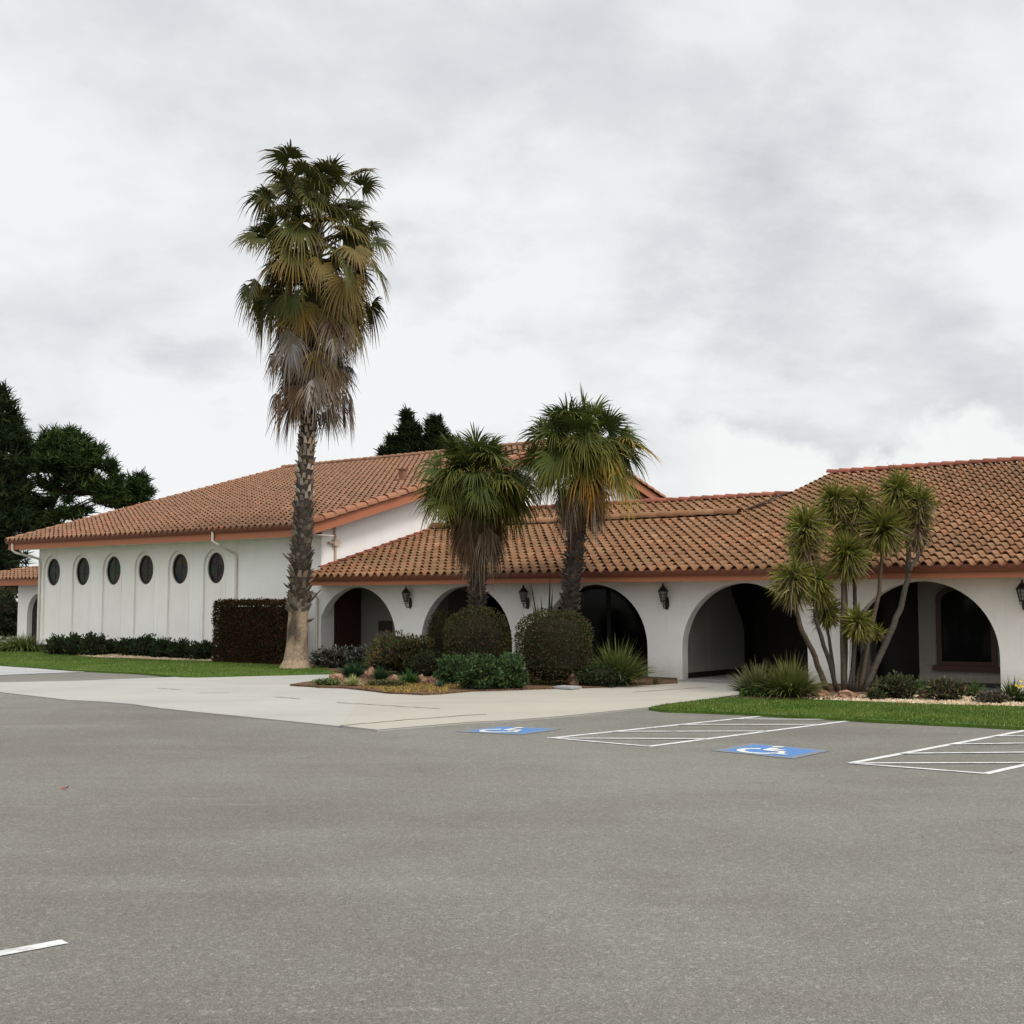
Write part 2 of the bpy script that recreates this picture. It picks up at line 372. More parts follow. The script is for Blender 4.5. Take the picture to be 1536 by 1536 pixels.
def road_paint(name, c, wear=0.35, under=(0.16,0.15,0.14), edge=False):
    m, t, b = mat(name, c, 0.7, 0.25)
    p = geopos(t)
    wr = math_node(t, 'MULTIPLY', ramp(t, noise(t, 5, 8, 0.75, p), [(0.46, (0,0,0)), (0.66, (1,1,1))]), wear)
    fine = math_node(t, 'MULTIPLY', ramp(t, noise(t, 60, 4, 0.7, p), [(0.55, (0,0,0)), (0.7, (1,1,1))]), wear)
    fac = math_node(t, 'MAXIMUM', wr, fine)
    if edge:      # overspray thins out towards the rim
        sp = N(t, 'ShaderNodeSeparateColor'); t.links.new(attr(t), sp.inputs[0])
        th = math_node(t, 'ADD', math_node(t, 'SUBTRACT', 1.0, sp.outputs[0]), math_node(t, 'MULTIPLY', math_node(t, 'SUBTRACT', noise(t, 25, 6, 0.75, p), 0.5), 0.9))
        fac = math_node(t, 'MAXIMUM', fac, ramp(t, th, [(0.35, (0,0,0)), (0.75, (1,1,1))]))
    col = mixc(t, fac, c, under)
    t.links.new(col, b.inputs['Base Color']); bump(t, b, noise(t, 75, 2, 0.6, p), 0.4, 0.006)
    return m
M_WHITE = road_paint('white_road_paint', (0.50, 0.50, 0.485), 0.7); M_BLUE = road_paint('blue_road_paint', (0.040, 0.140, 0.345), 0.55, (0.13,0.14,0.15), True)
M_ROCK = soil('reddish_rock', (0.20, 0.105, 0.065), (0.29, 0.18, 0.125), 6, 14)
M_TRUNK, t_, b_ = mat('palm_bark', rough=0.95, spec=0.1)
c_ = attr(t_); p_ = objco(t_)
t_.links.new(mixc(t_, 0.8, c_, ramp(t_, noise(t_, 14, 5, 0.7, p_), [(0.3, (0.45,0.45,0.45)), (0.7, (1.3,1.28,1.25))]), 'MULTIPLY'), b_.inputs['Base Color'])
bump(t_, b_, noise(t_, 25, 4, 0.7, p_), 0.7, 0.03)

# ------------------------------------------------------------------ ground
def sheet(name, pts, z, m, thick=0.0):
    mb = MB(); n = len(pts)
    if thick <= 0:
        mb.add([(p[0], p[1], z) for p in pts], [tuple(range(n))])
    else:
        mb.add([(p[0], p[1], z) for p in pts] + [(p[0], p[1], z-thick) for p in pts],
               [tuple(range(n))] + [(i, i+n, (i+1) % n+n, (i+1) % n) for i in range(n)])
    o = mb.build(name, m)
    # make the top face up
    me = o.data
    if me.polygons[0].normal.z < 0: me.flip_normals()
    return o
def px_poly(pts, z): return [at(x, y, z) for x, y in pts]
def ragged(pts, step=.35, amp=.035):
    q = []
    for a, b2 in zip(pts, pts[1:] + pts[:1]):
        L = (b2-a).length; n = max(1, min(60, int(L/step)))
        for k in range(n): q.append(a.lerp(b2, k/n) + Vector((random.uniform(-amp, amp), random.uniform(-amp, amp), 0)))
    return q
def smooth_poly(pts, k=3):
    return pts

mb = MB(); mb.add([(-900,-300,-0.05),(900,-300,-0.05),(900,1500,-0.05),(-900,1500,-0.05)], [(0,1,2,3)])
tag(mb.build('terrain', M_TERRAIN), kind='structure')
mb = MB(); mb.add([(-70,-12,0),(60,-12,0),(60,70,0),(-70,70,0)], [(0,1,2,3)])
tag(mb.build('parking_lot', M_ASPHALT), kind='structure')

LAWN_FRONT_L = [(-60,992),(0,996.7),(58.6,1000.6),(109,1004.5),(156,1006.4),(215,1009.4),(252,1013.0),(273,1014.4),(300,1014.6),(400,1012),(510,1009.5)]
NEAR_EDGE = [(-120,1028),(0,1038),(45,1043),(100,1049.5),(150,1052),(200,1056),(240,1062),(300,1068),(400,1078),(510,1089),(566,1095.5)]
conc = NEAR_EDGE + [(640,1089),(707,1083.5),(760,1081.3),(840,1075),(950.5,1063.7),(972,1061.5),(1000,1056),(1077,1046.5),(1111,1041.5)]
poly = px_poly(conc, 0.02)
poly += [loc(3.3, -0.05, 0.02), loc(3.3, 0.2, 0.02), loc(-0.3, 0.2, 0.02), loc(-0.3, -0.02, 0.02), loc(-12.3, -1.5, 0.02), loc(-14.6, -1.6, 0.02)]
poly += px_poly([(300,1013.8),(254,1015.6),(176,1018.6),(117,1021),(0,1023.4),(-120,1025)], 0.02)
tag(sheet('concrete_path', poly, 0.02, M_CONC, 0.03), kind='structure')
# buff strip along the near edge and joints
buff = [(511,1088.5),(566,1094.6),(640,1088.2),(707,1082.7),(760,1080.6),(840,1074.3),(950.5,1063.2),(972,1061),(1000,1055.8),(1077,1046.2),(1109,1041.5)]
far = [(1040,1026),(1024,1024.5),(975,1026),(884,1031.5),(780,1034.5),(712,1037),(664,1041),(636,1042.5),(589,1041),(545,1043)]
tag(sheet('path_slab', px_poly(buff + far, 0.026), 0.026, M_CONC2), kind='structure')
M_JOINT, _, _ = mat('joint_dirt', (0.09, 0.075, 0.055), 0.95, 0.05)
def ribbon(mb, pts, wd, z, mi=0):
    pts = [Vector((p[0], p[1], z)) for p in pts]; vs = []
    for i, p in enumerate(pts):
        d = (pts[min(i+1, len(pts)-1)] - pts[max(i-1, 0)]).normalized(); nn = Vector((-d.y, d.x, 0)) * wd/2
        vs += [p + nn, p - nn]
    mb.add(vs, [(2*i+1, 2*i+3, 2*i+2, 2*i) for i in range(len(pts)-1)], mi)
mb = MB()
for ln in ([(509.5,1088),(560,1084),(639,1077),(730,1071)], [(505,1053),(560,1057),(610,1060),(660,1063)], [(412,1045),(450,1048)], [(950,1038.5),(1000,1034.5),(1060,1031)],
           [(236,1032),(270,1034)], [(300,1039),(345,1038)]):
    pts = px_poly(ln, 0.03); q = []
    for a, b2 in zip(pts[:-1], pts[1:]):
        for k in range(5): q.append(a.lerp(b2, k/5) + Vector((random.uniform(-.02,.02), random.uniform(-.05,.05), 0)))
    ribbon(mb, q + [pts[-1]], 0.035, 0.031)
q = []
ed = px_poly(NEAR_EDGE, 0.0)
for a, b2 in zip(ed[:-1], ed[1:]):
    for k in range(14): q.append(a.lerp(b2, k/14) + Vector((random.uniform(-.03,.03), random.uniform(-.05,.03), 0)))
ribbon(mb, q, 0.06, 0.004)
tag(mb.build('path_joints', M_JOINT), kind='structure')
tag(sheet('far_paving', px_poly([(-60,994),(0,997.5),(58,1001.4),(109,1005.2),(141,1007.4),(0,1012.6),(-60,1014)], 0.008), 0.008, M_GREY_CONC), kind='structure')

# lawns
lawnL = px_poly(LAWN_FRONT_L, 0.05) + px_poly([(527,1004.6),(500,1001.6),(470,999),(430,996),(320,991.0),(240,987.5),(190,984.8),(150,983),(110,981.5),(70,978),(0,976.5),(-60,975)], 0.05)
tag(sheet('lawn_strip', ragged(lawnL), 0.05, M_LAWN, 0.06), kind='structure')
lawnR_front = [(975,1061.0),(998,1064.6),(1052,1066.3),(1110,1068.6),(1168,1071.9),(1230,1075.1),(1295,1078.7),(1400,1083.7),(1536,1090.3),(1700,1098.5),(1900,1109)]
lawnR_back = [(2000,1072),(1700,1064),(1536,1058.6),(1421,1056.5),(1317,1052.6),(1199,1048),(1110,1046.5),(1077,1048.0),(1000,1057)]
lawnR = px_poly(lawnR_front + lawnR_back, 0.05)
tag(sheet('lawn_verge', ragged(lawnR), 0.05, M_LAWN, 0.06), kind='structure')
# beds
bedR = px_poly([(2000,1072),(1700,1064),(1536,1058.4),(1421,1056.2),(1317,1052.3),(1199,1047.7),(1112,1045),(1100,1043)], 0.07) + [loc(3.32, -0.003, 0.07), loc(14, -0.003, 0.07)]
tag(sheet('gravel_bed', bedR, 0.07, M_GRAVEL, 0.07), kind='structure')
soilR = px_poly([(1112,1046),(1200,1047),(1262,1047.5),(1330,1046),(1352,1036)], 0.085) + [loc(4.7, -0.01, 0.085), loc(3.36, -0.01, 0.085)]
tag(sheet('soil_patch', soilR, 0.085, M_SOIL, 0.03), kind='structure')
bedF = [(433,1026),(480,1029.3),(515,1030),(558,1035),(589,1038),(636,1040.5),(664,1039),(712,1035),(780,1032.6),(884,1030),(975,1025),(1016,1023)]
bedM = px_poly(bedF, 0.06) + [loc(-0.32, -0.004, 0.06), loc(-8.4, -0.004, 0.06), loc(-11.6, -1.2, 0.06)] + px_poly([(520,1012),(478,1020)], 0.06)
tag(sheet('planting_bed', ragged(bedM), 0.06, M_SOIL, 0.06), kind='structure')
bedL = px_poly([(-60,975),(0,976.3),(70,977.8),(110,981.3),(150,982.8),(190,984.6),(240,987.3),(320,990.8),(430,995.8),(470,998.8),(500,1001.4),(530,1004.6)], 0.06) + [loc(-10.6, -1.0, .06), loc(-10.6, -0.004, 0.06), loc(-30, -0.004, 0.06)]
tag(sheet('wall_bed', bedL, 0.06, M_SOIL, 0.06), kind='structure')
grvL = px_poly([(113,981.6),(150,982.0),(185,981.5),(210,984.0),(260,987),(325,989.5),(325,991.2),(240,988.5),(190,986.6),(150,985.4),(125,983.6)], 0.075)
tag(sheet('gravel_strip', grvL, 0.075, M_GRAVEL, 0.03), kind='structure')

# ------------------------------------------------------------------ roof tiles
UU = np.array([0, .08, .2, .31, .42, .54, .62, .8, 1.0])
HH = np.where(UU <= .62, .095*np.sin(np.pi*np.minimum(UU, .62)/.62)**0.8, -.02*np.sin(np.pi*(UU-.62)/.38))
def tile_roof(name, t0, t1, s0, s1, zf, m, parent, keep=None, wd=0.285, ex=0.36, tflip=False):
    """roof face rising along +s: courses of S tiles, each tile its own little shell"""
    nC = int((t1-t0)/wd); nR = int((s1-s0)/ex)
    V = []; Fc = []; C = []; b = 0; n = len(UU)
    for j in range(nR+1):
        for i in range(nC+1):
            tc_, sc_ = t0+(i+.5)*wd, s0+(j+.5)*ex
            if tc_ > t1 or sc_ - ex*.3 > s1: continue
            if keep and not keep(tc_, sc_): continue
            dz = random.uniform(-.008, .008); sk = random.uniform(-.012, .012); ds = random.uniform(-.012, .012)
            lo, hi = s0+j*ex+ds-.02, min(s0+(j+1)*ex+.13, s1+.15)
            ts_ = t0+(i+UU)*wd*1.0
            zl = zf(lo)+HH+.074+dz+sk*(UU-.5); zh = zf(hi)+HH*.9+.0+dz
            for q in range(n): V.append((ts_[q], lo, zl[q]))
            for q in range(n): V.append((ts_[q]-.004*(q == 0), hi, zh[q]))
            for q in range(n): V.append((ts_[q], lo+.004, zl[q]-.026))
            for q in range(n-1):
                Fc.append((b+q, b+q+1, b+n+q+1, b+n+q)); Fc.append((b+2*n+q, b+2*n+q+1, b+q+1, b+q))
            col = (min(1, max(0, random.gauss(.5, .17))), random.random(), random.random())
            C.extend([col]*(3*n)); b += 3*n
    mb = MB(); mb.v = V; mb.f = Fc; mb.m = [0]*len(Fc); mb.c = C
    o = mb.build(name, m, parent, smooth=False)
    return o
def caps(mb, p0, p1, r, seg=0.42, flat=0.8, up=Vector((0,0,1))):
    """a run of tapered half-round cap tiles from p0 to p1"""
    p0, p1 = Vector(p0), Vector(p1); L = (p1-p0).length; d = (p1-p0)/L
    side = d.cross(up).normalized(); nrm = side.cross(d).normalized(); n = max(1, int(L/seg)); nn = 9
    for k in range(n):
        a = p0 + d*(L*k/n - .03); e = p0 + d*(L*(k+1)/n + .05)
        jr = random.uniform(.97, 1.03); col = (min(1, max(0, random.gauss(.5, .22))), random.random()*.96, random.random())
        off = side*random.uniform(-.012, .012)
        vs = []
        for pp, rr, lift in ((a, r*1.08*jr, .03), (e, r*.94*jr, .0), (a+d*.006, r*1.08*jr-.025, .03)):
            for q in range(nn):
                an = math.pi*(q/(nn-1)) ; vs.append(pp + off + side*(math.cos(an)*rr) + nrm*(math.sin(an)*rr*flat + lift - r*.25))
        fs = [(q, q+1, nn+q+1, nn+q) for q in range(nn-1)] + [(2*nn+q, 2*nn+q+1, q+1, q) for q in range(nn-1)]
        mb.add(vs, fs, 0, col)

# ------------------------------------------------------------------ arcade building
TL = -12.58; TS = -0.877; S1, S2 = 10.85, 7.58; ZR, PP = 2.93, 0.2787
TE = 15.0; BAY = 4.2; ARW = 3.17; SOF = 2.40
EL = wall_t(455, -.95)                    # where the eave ends against the hall
zt = lambda s: ZR + PP*s - 0.085
arc = empty('arcade_building', W0, -TH)
tag(arc, 'long low white stucco building with rounded arches and a weathered clay tile roof', 'building')
def arch_loop(x0, x1, top, base=-0.05, n=28):
    r = (x1-x0)/2; c = (x0+x1)/2; sp = top - r*0.99
    pts = [(x0, base)]
    pts += [(c - r*math.cos(math.pi*k/n), sp + r*0.99*math.sin(math.pi*k/n)**0.97 if 0 < k < n else sp) for k in range(n+1)]
    pts += [(x1, base)]
    return pts
# front wall: notched polygon (arches reach the ground)
X0S = [k*BAY - 0.12 for k in range(-3, 4)]
outer = [(TL+0.003, SOF)]
outer += [(TL+0.003, -0.05)]
for x0 in X0S: outer += arch_loop(x0, x0+ARW+0.06, 2.335)
outer += [(TE, -0.05), (TE, SOF)]
mb = MB(); wall_holes(mb, outer, [], 0.0, 0.27)
front = mb.build('wall', M_STUCCO, arc)
# roof bodies (closed, flat underside = soffit and porch ceiling)
mb = MB()
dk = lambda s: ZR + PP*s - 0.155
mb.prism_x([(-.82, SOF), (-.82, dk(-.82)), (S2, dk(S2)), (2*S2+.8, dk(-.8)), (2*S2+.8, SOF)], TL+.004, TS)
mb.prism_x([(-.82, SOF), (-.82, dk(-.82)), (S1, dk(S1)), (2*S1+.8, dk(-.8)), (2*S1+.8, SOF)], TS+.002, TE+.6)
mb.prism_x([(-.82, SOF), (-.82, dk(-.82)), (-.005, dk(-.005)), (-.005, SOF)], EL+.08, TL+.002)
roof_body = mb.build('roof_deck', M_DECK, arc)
def keepR(t, s):
    if t < TL+.05 and s > -.02: return False
    if t < TS and s > S2: return False
    return True
roof = tile_roof('roof', EL, TE+.6, -1.0, S1, zt, M_TILE_RIGHT, arc, keepR, 0.287, 0.348)
mb = MB()
zc = lambda s: ZR + PP*s + .03
caps(mb, (TS-.05, S1, zc(S1)), (TE+.6, S1, zc(S1)), .15, .40)
mb.build('ridge_cap', M_CAP_RED, roof)
mb = MB(); caps(mb, (TL, S2, zc(S2)), (TS+.1, S2, zc(S2)), .14, .40)
mb.build('ridge_cap', M_CAP_RED, roof)
mb = MB(); caps(mb, (TL+.1, 5.05, zc(5.05)+.03), (TS-.3, 5.05, zc(5.05)+.03), .17, .62, .95)
mb.build('ridge_cap', M_TILE_RIGHT, roof)
mb = MB()   # low edge tiles where the roof meets the hall, and the verge of the taller part
caps(mb, (TL+.06, -.1, zc(-.1)), (TL+.06, 5.0, zc(5.0)), .08, .40, .6)
mb.build('verge_tiles', M_CAP_RED, roof)
mb = MB()
mb.prism_x([(S2+.1, zt(S2)-.02), (S1, zt(S1)-.02), (S1, zt(S1)-.3), (S2+.1, zt(S2)-.3)], TS-.03, TS+.0015)
mb.add([(TS-.25, 5.3, zc(5.3)+.055), (TS-.11, 5.3, zc(5.3)+.055), (TS+.18, S2, zc(S2)+.065), (TS+.06, S2, zc(S2)+.065)], [(0,1,2,3)])
mb.build('valley_flashing', M_DECK, roof)
mb = MB()   # soffit boards, fascia
mb.box(EL+.09, TE+.6, -.82+.001, -.003, SOF-.012, SOF-.001)
mb.build('soffit', M_FASCIA, arc)
mb = MB(); mb.box(EL+.03, TE+.62, -.86, -.822, SOF-.03, SOF+.27); mb.build('fascia', M_FASCIA, arc)
def gutter_mb(x0, x1, y, z0, z1, d=.12):
    mb = MB()
    prof = [(y, z0), (y-d*.55, z0), (y-d*.85, z0+(z1-z0)*.45), (y-d, z1-.015), (y-d, z1), (y-d+.012, z1), (y-d*.8, z0+(z1-z0)*.5), (y-d*.5, z0+.015), (y, z0+.015)]
    mb.prism_x(prof, x0, x1); return mb
gutter_mb(EL, TE+.64, -.862, SOF+.10, 2.64).build('gutter', M_GUTTER, arc)
# porch: floor, inner walls
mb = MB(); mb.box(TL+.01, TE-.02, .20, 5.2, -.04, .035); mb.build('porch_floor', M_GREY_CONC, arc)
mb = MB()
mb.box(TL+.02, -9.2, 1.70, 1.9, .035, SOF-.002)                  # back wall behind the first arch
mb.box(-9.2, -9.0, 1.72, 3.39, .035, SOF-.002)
mb.build('porch_wall', M_PORCH_SHADED, arc)
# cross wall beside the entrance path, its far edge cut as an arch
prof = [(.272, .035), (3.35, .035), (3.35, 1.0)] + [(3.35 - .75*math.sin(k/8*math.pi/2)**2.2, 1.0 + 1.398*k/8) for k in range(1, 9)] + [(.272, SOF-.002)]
mb = MB(); mb.prism_x(prof, -.42, -.16); mb.build('porch_wall', M_PORCH_SHADED, arc)
mb = MB(); mb.box(-.158, -.145, .30, 3.33, .037, .17); mb.build('baseboard', M_WOOD, arc)
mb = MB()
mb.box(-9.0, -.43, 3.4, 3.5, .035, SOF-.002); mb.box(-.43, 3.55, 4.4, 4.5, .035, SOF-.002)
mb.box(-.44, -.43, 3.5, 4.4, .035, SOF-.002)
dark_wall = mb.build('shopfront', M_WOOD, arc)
mb = MB()
for a, b2 in ((-8.8,-7.5),(-7.35,-6.0),(-5.85,-4.5),(-4.35,-3.0),(-2.85,-1.5)): mb.box(a, b2, 3.385, 3.4, .35, 2.25)
mb.build('glazing', M_GLASS, dark_wall)
# entrance door with a side light of small panes
mb = MB(); mb.box(.9, 2.35, 4.34, 4.4, .04, 2.2); ent = mb.build('door', M_WOOD, arc)
for k in range(5):
    mb = MB(); mb.box(2.5, 2.75, 4.385, 4.399, .35+k*.38, .62+k*.38); mb.build('window_pane', M_GLASS, ent)
mb = MB(); mb.tube([(1.0, 4.30, .95), (1.0, 4.30, 1.15)], .018, 6); mb.build('handle', M_IRON, ent)
# inner wall with arched window behind the fifth arch
t5 = wall_t(1377, 1.4)
wx0, wx1 = wall_t(1405, 1.4), wall_t(1493, 1.4)
zs = wall_z((wx0+wx1)/2, 1.4, 998)
def arch_win(x0, x1, z0, z1, n=14, k=1.0):
    r = (x1-x0)/2; c = (x0+x1)/2; h = r*k
    return [(x0, z0)] + [(c - r*math.cos(math.pi*i/n), z1-h + h*math.sin(math.pi*i/n)) for i in range(n+1)] + [(x1, z0)]
mb = MB(); op = arch_win(wx0, wx1, zs, 2.28, k=.55)
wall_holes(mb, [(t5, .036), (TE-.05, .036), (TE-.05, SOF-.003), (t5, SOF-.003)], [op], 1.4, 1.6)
inner = mb.build('porch_wall', M_PORCH_SHADED, arc)
mb = MB(); mb.box(t5+.001, TE-.06, 1.385, 1.399, .037, .13); mb.build('baseboard', M_WOOD, arc)
mb = MB()
inn = arch_win(wx0+.10, wx1-.10, zs+.08, 2.18, k=.55)
big = arch_win(wx0-.015, wx1+.015, zs-.01, 2.295, k=.55)
wall_holes(mb, big, [inn], 1.355, 1.43)
win = mb.build('window', M_MAROON, arc)
mb = MB(); mb.box(wx0-.09, wx1+.09, 1.29, 1.42, zs-.13, zs-.012); mb.build('sill', M_MAROON, win)
mb = MB(); mb.add([(x, 1.42, z) for x, z in inn], [tuple(range(len(inn)))]); mb.build('pane', M_GLASS, win)
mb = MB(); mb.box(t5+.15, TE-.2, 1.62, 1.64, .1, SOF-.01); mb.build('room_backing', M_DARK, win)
# recess between entrance and inner wall
mb = MB(); mb.box(3.55, t5-.002, 3.0, 3.1, .036, SOF-.003); mb.build('door', M_WOOD, arc)
mb = MB(); mb.box(t5+.002, t5+.15, 1.602, 3.0, .036, SOF-.003); mb.box(3.3, 3.549, 2.6, 4.399, .036, SOF-.003); mb.build('porch_wall', M_PORCH_SHADED, arc)
# end and back walls
mb = MB(); mb.box(TE-.2, TE-.001, .272, 2*S1, -.05, SOF-.002); mb.box(TL+.3, TE-.25, 2*S1-3, 2*S1-2.8, -.05, SOF-.002); mb.build('rear_wall', M_STUCCO, arc)
# maroon door on the hall side of the first arch, plaque on the back wall
sd0, sd1 = gable_s(502, TL), gable_s(541, TL)
mb = MB(); mb.box(TL+.022, TL+.06, sd0, min(sd1, 1.66), .04, 2.30)
dr = mb.build('door', M_MAROON, arc)
mb = MB(); mb.tube([(TL+.10, sd0+.12, .95), (TL+.10, sd0+.12, 1.2)], .015, 6); mb.build('handle', M_IRON, dr)
tp0, tp1 = wall_t(569, 1.7), wall_t(589, 1.7); tm = (tp0+tp1)/2
mb = MB(); mb.box(tp0, tp1, 1.665, 1.699, wall_z(tm, 1.7, 948), wall_z(tm, 1.7, 931)); pl = mb.build('plaque', M_PLAQUE, arc)
mb = MB(); tq = wall_t(588, 1.4); mb.lathe((tq, 1.55, 2.05), [(.03,0),(.09,.05),(.09,.25),(.02,.30)], 8); mb.build('ceiling_lamp', M_IRON, arc)
# downspout at the left end
td = wall_t(475, -.08)
mb = MB(); mb.tube([(TL-.55, -.80, SOF+.02), (TL-.5, -.72, SOF-.12), (td-.03, -.12, SOF-.27), (td, -.07, SOF-.40), (td, -.07, .05)], .042, 10)
mb.build('downspout', M_PIPE, arc)

# ------------------------------------------------------------------ main hall
MZ, MP, SA, ML = 4.2364, 0.2832, 13.73, 15.93
LO = TL - ML; RT = TL + 0.605; OV = 0.9
LW = wall_t(57, 0)                        # left end of the long wall
hall = empty('main_hall', loc(TL, 0, 0), -TH)
tag(hall, 'big white stucco hall with six oval windows under a tan tiled gable roof', 'building')
D = TL                                    # hall's own x = t - TL
mz = lambda s: MZ + MP*(s+OV) - .085      # tile bed height
HW = 3.92
# window panels from the photo
wins = []
for cx, cy, wpx, hpx in ((80.3,858.4,19,41),(124,856.9,20.3,42),(169.7,856,21.2,43),(217.8,854.7,22.5,44),(268.8,853,24,45.3),(323.8,852,26,46.5)):
    tcn = wall_t(cx, .06, cy); zc_ = wall_z(tcn, .06, cy)
    hw = (wall_t(cx+wpx/2, .06, cy)-wall_t(cx-wpx/2, .06, cy))/2; hh = (wall_z(tcn, .06, cy-hpx/2)-wall_z(tcn, .06, cy+hpx/2))/2
    wins.append((tcn-D, zc_, hw, hh))
HWM = sum(w_[2] for w_ in wins)/6; HHM = sum(w_[3] for w_ in wins)/6; ZCM = sum(w_[1] for w_ in wins)/6
pitch_t = (wins[-1][0]-wins[0][0])/5
wins = [(wins[0][0]+pitch_t*k, ZCM, HWM, HHM) for k in range(6)]
holes = []
PW = HWM*1.30
for cx, zc_, hw, hh in wins:
    top = zc_+hh*1.22; n = 18; hgt = hh*1.15
    lp = [(cx-PW, .42)] + [(cx-PW*math.cos(math.pi*k/n), top-hgt+hgt*math.sin(math.pi*k/n)) for k in range(n+1)] + [(cx+PW, .42)]
    holes.append(lp)
mb = MB(); wall_holes(mb, [(LW-D, -.05), (-.001, -.05), (-.001, HW), (LW-D, HW)], holes, 0.0, .055)
mb.build('wall', M_STUCCO, hall)
mb = MB()
ell = [[(cx+hw*math.cos(2*math.pi*k/36), zc_+hh*math.sin(2*math.pi*k/36)) for k in range(36)] for cx, zc_, hw, hh in wins]
wall_holes(mb, [(LW-D+.002, -.04), (-.003, -.04), (-.003, HW), (LW-D+.002, HW)], ell, .058, .24)
mb.build('panel_wall', M_STUCCO2, hall)
for (cx, zc_, hw, hh) in wins:
    mb = MB(); n = 36
    o_ = [(cx+(hw-.002)*math.cos(2*math.pi*k/n), zc_+(hh-.002)*math.sin(2*math.pi*k/n)) for k in range(n)]
    i_ = [(cx+(hw-.05)*math.cos(2*math.pi*k/n), zc_+(hh-.05)*math.sin(2*math.pi*k/n)) for k in range(n)]
    wall_holes(mb, o_, [i_], .10, .17)
    wn = mb.build('window', M_WOOD, hall)
    mb = MB(); mb.add([(x, .14, z) for x, z in i_], [tuple(range(n))]); mb.build('pane', M_LEADED, wn)
    mb = MB(); mb.box(cx-.012, cx+.012, .125, .138, zc_-hh+.05, zc_+hh-.05); mb.box(cx-hw+.05, cx+hw-.05, .127, .137, zc_-.012, zc_+.012); mb.build('mullion', M_IRON, wn)
    mb = MB()      # arched moulding round the panel, ending in a sill
    m = 18; top = zc_+hh*1.22; hgt = hh*1.15
    for k0, k1, inset in ((PW+.035, PW-.004, 0),):
        oo = [(cx-k0, .42)] + [(cx-k0*math.cos(math.pi*k/m), top-hgt+(hgt+.035)*math.sin(math.pi*k/m)) for k in range(m+1)] + [(cx+k0, .42)]
        ii = [(cx-k1, .42)] + [(cx-k1*math.cos(math.pi*k/m), top-hgt+(hgt-.004)*math.sin(math.pi*k/m)) for k in range(m+1)] + [(cx+k1, .42)]
        for y in (-.014,):
            vs = [(x, y, z) for x, z in oo] + [(x, y, z) for x, z in ii] + [(x, .0, z) for x, z in oo] + [(x, .05, z) for x, z in ii]
            q = len(oo)
            mb.add(vs, [(i, i+1, q+i+1, q+i) for i in range(q-1)] + [(2*q+i, 2*q+i+1, i+1, i) for i in range(q-1)] + [(q+i, q+i+1, 3*q+i+1, 3*q+i) for i in range(q-1)])
    mb.build('moulding', M_STUCCO2, hall)
    mb = MB(); mb.box(cx-PW-.09, cx+PW+.09, -.10, -.002, .30, .42); mb.build('window_ledge', M_STUCCO2, hall)
# gable walls
SE = 2*SA - 2*OV
gz = lambda s: MZ + MP*(s+OV) - .30
gp = [(0.002, -.05), (SE, -.05), (SE, gz(0)), (SA-OV, gz(SA-OV)), (0.002, gz(0))]
mb = MB(); mb.prism_x(gp, -.22, 0.0); mb.build('gable_wall', M_STUCCO2, hall)
mb = MB(); mb.prism_x(gp, LW-D, LW-D+.2); mb.build('gable_wall', M_STUCCO, hall)
mb = MB(); mb.box(LW-D, 0, SE-.2, SE-.002, -.05, gz(0)); mb.build('rear_wall', M_STUCCO, hall)
# roof slabs
mb = MB()
k0 = -OV+.08
und = lambda s: mz(s) - .10
mb.prism_x([(k0, und(k0)), (SA-OV, und(SA-OV)), (SE-k0, und(k0)), (SE-k0, und(k0)-.16), (SA-OV, und(SA-OV)-.16), (k0, und(k0)-.16)], LO-D+.03, RT-D-.05)
deck = mb.build('roof_deck', M_DECK, hall)
mroof = tile_roof('roof', LO-D, RT-D-.1, -OV-.1, SA-OV, mz, M_TILE_MAIN, hall, None, 0.285, 0.36)
mb = MB()   # far slope as a plain tiled plane
mb.add([(LO-D, SA-OV, mz(SA-OV)+.05), (RT-D, SA-OV, mz(SA-OV)+.05), (RT-D, SE-k0, mz(k0)+.05), (LO-D, SE-k0, mz(k0)+.05)], [(0,1,2,3)])
mb.build('rear_roof', M_TILE_MAIN, hall)
zq = lambda s: MZ + MP*(s+OV)
mb = MB(); caps(mb, (LO-D, SA-OV, zq(SA-OV)+.03), (RT-D, SA-OV, zq(SA-OV)+.03), .15, .40); mb.build('ridge_cap', M_TILE_MAIN, mroof)
mb = MB(); caps(mb, (RT-D-.04, -OV-.08, zq(-OV)+.0), (RT-D-.04, SA-OV-.1, zq(SA-OV)+.02), .155, .46, 1.0)
caps(mb, (RT-D-.04, SE+OV, zq(-OV)+.0), (RT-D-.04, SA-OV+.1, zq(SA-OV)+.02), .155, .46, 1.0)
mb.build('verge_tiles', M_CAP, mroof); mb = MB()
caps(mb, (LO-D+.03, -OV-.05, zq(-OV)), (LO-D+.03, SA-OV, zq(SA-OV)+.02), .09, .42, .7)
mb.build('verge_tiles', M_CAP, mroof)
mb = MB()
for sgn in (0, 1):
    f_ = (lambda s: s) if sgn == 0 else (lambda s: SE - s)
    pr = [(f_(-OV+.0), zq(-OV)-.04), (f_(SA-OV-.001), zq(SA-OV)-.04), (f_(SA-OV-.001), zq(SA-OV)-.34), (f_(-OV), zq(-OV)-.34)]
    mb.prism_x(pr, RT-D-.049, RT-D)
    pr2 = [(f_(-OV+.2), zq(-OV+.2)-.345), (f_(SA-OV-.001), zq(SA-OV)-.345), (f_(SA-OV-.001), zq(SA-OV)-.46), (f_(-OV+.2), zq(-OV+.2)-.46)]
    if sgn == 1: mb.prism_x(pr2, RT-D-.3, RT-D-.2)
mb.build('barge_board', M_FASCIA, hall)
mb = MB(); mb.box(LO-D, RT-D-.05, -OV+.04, -OV+.078, MZ-.39, MZ-.02); mb.build('fascia', M_FASCIA, hall)
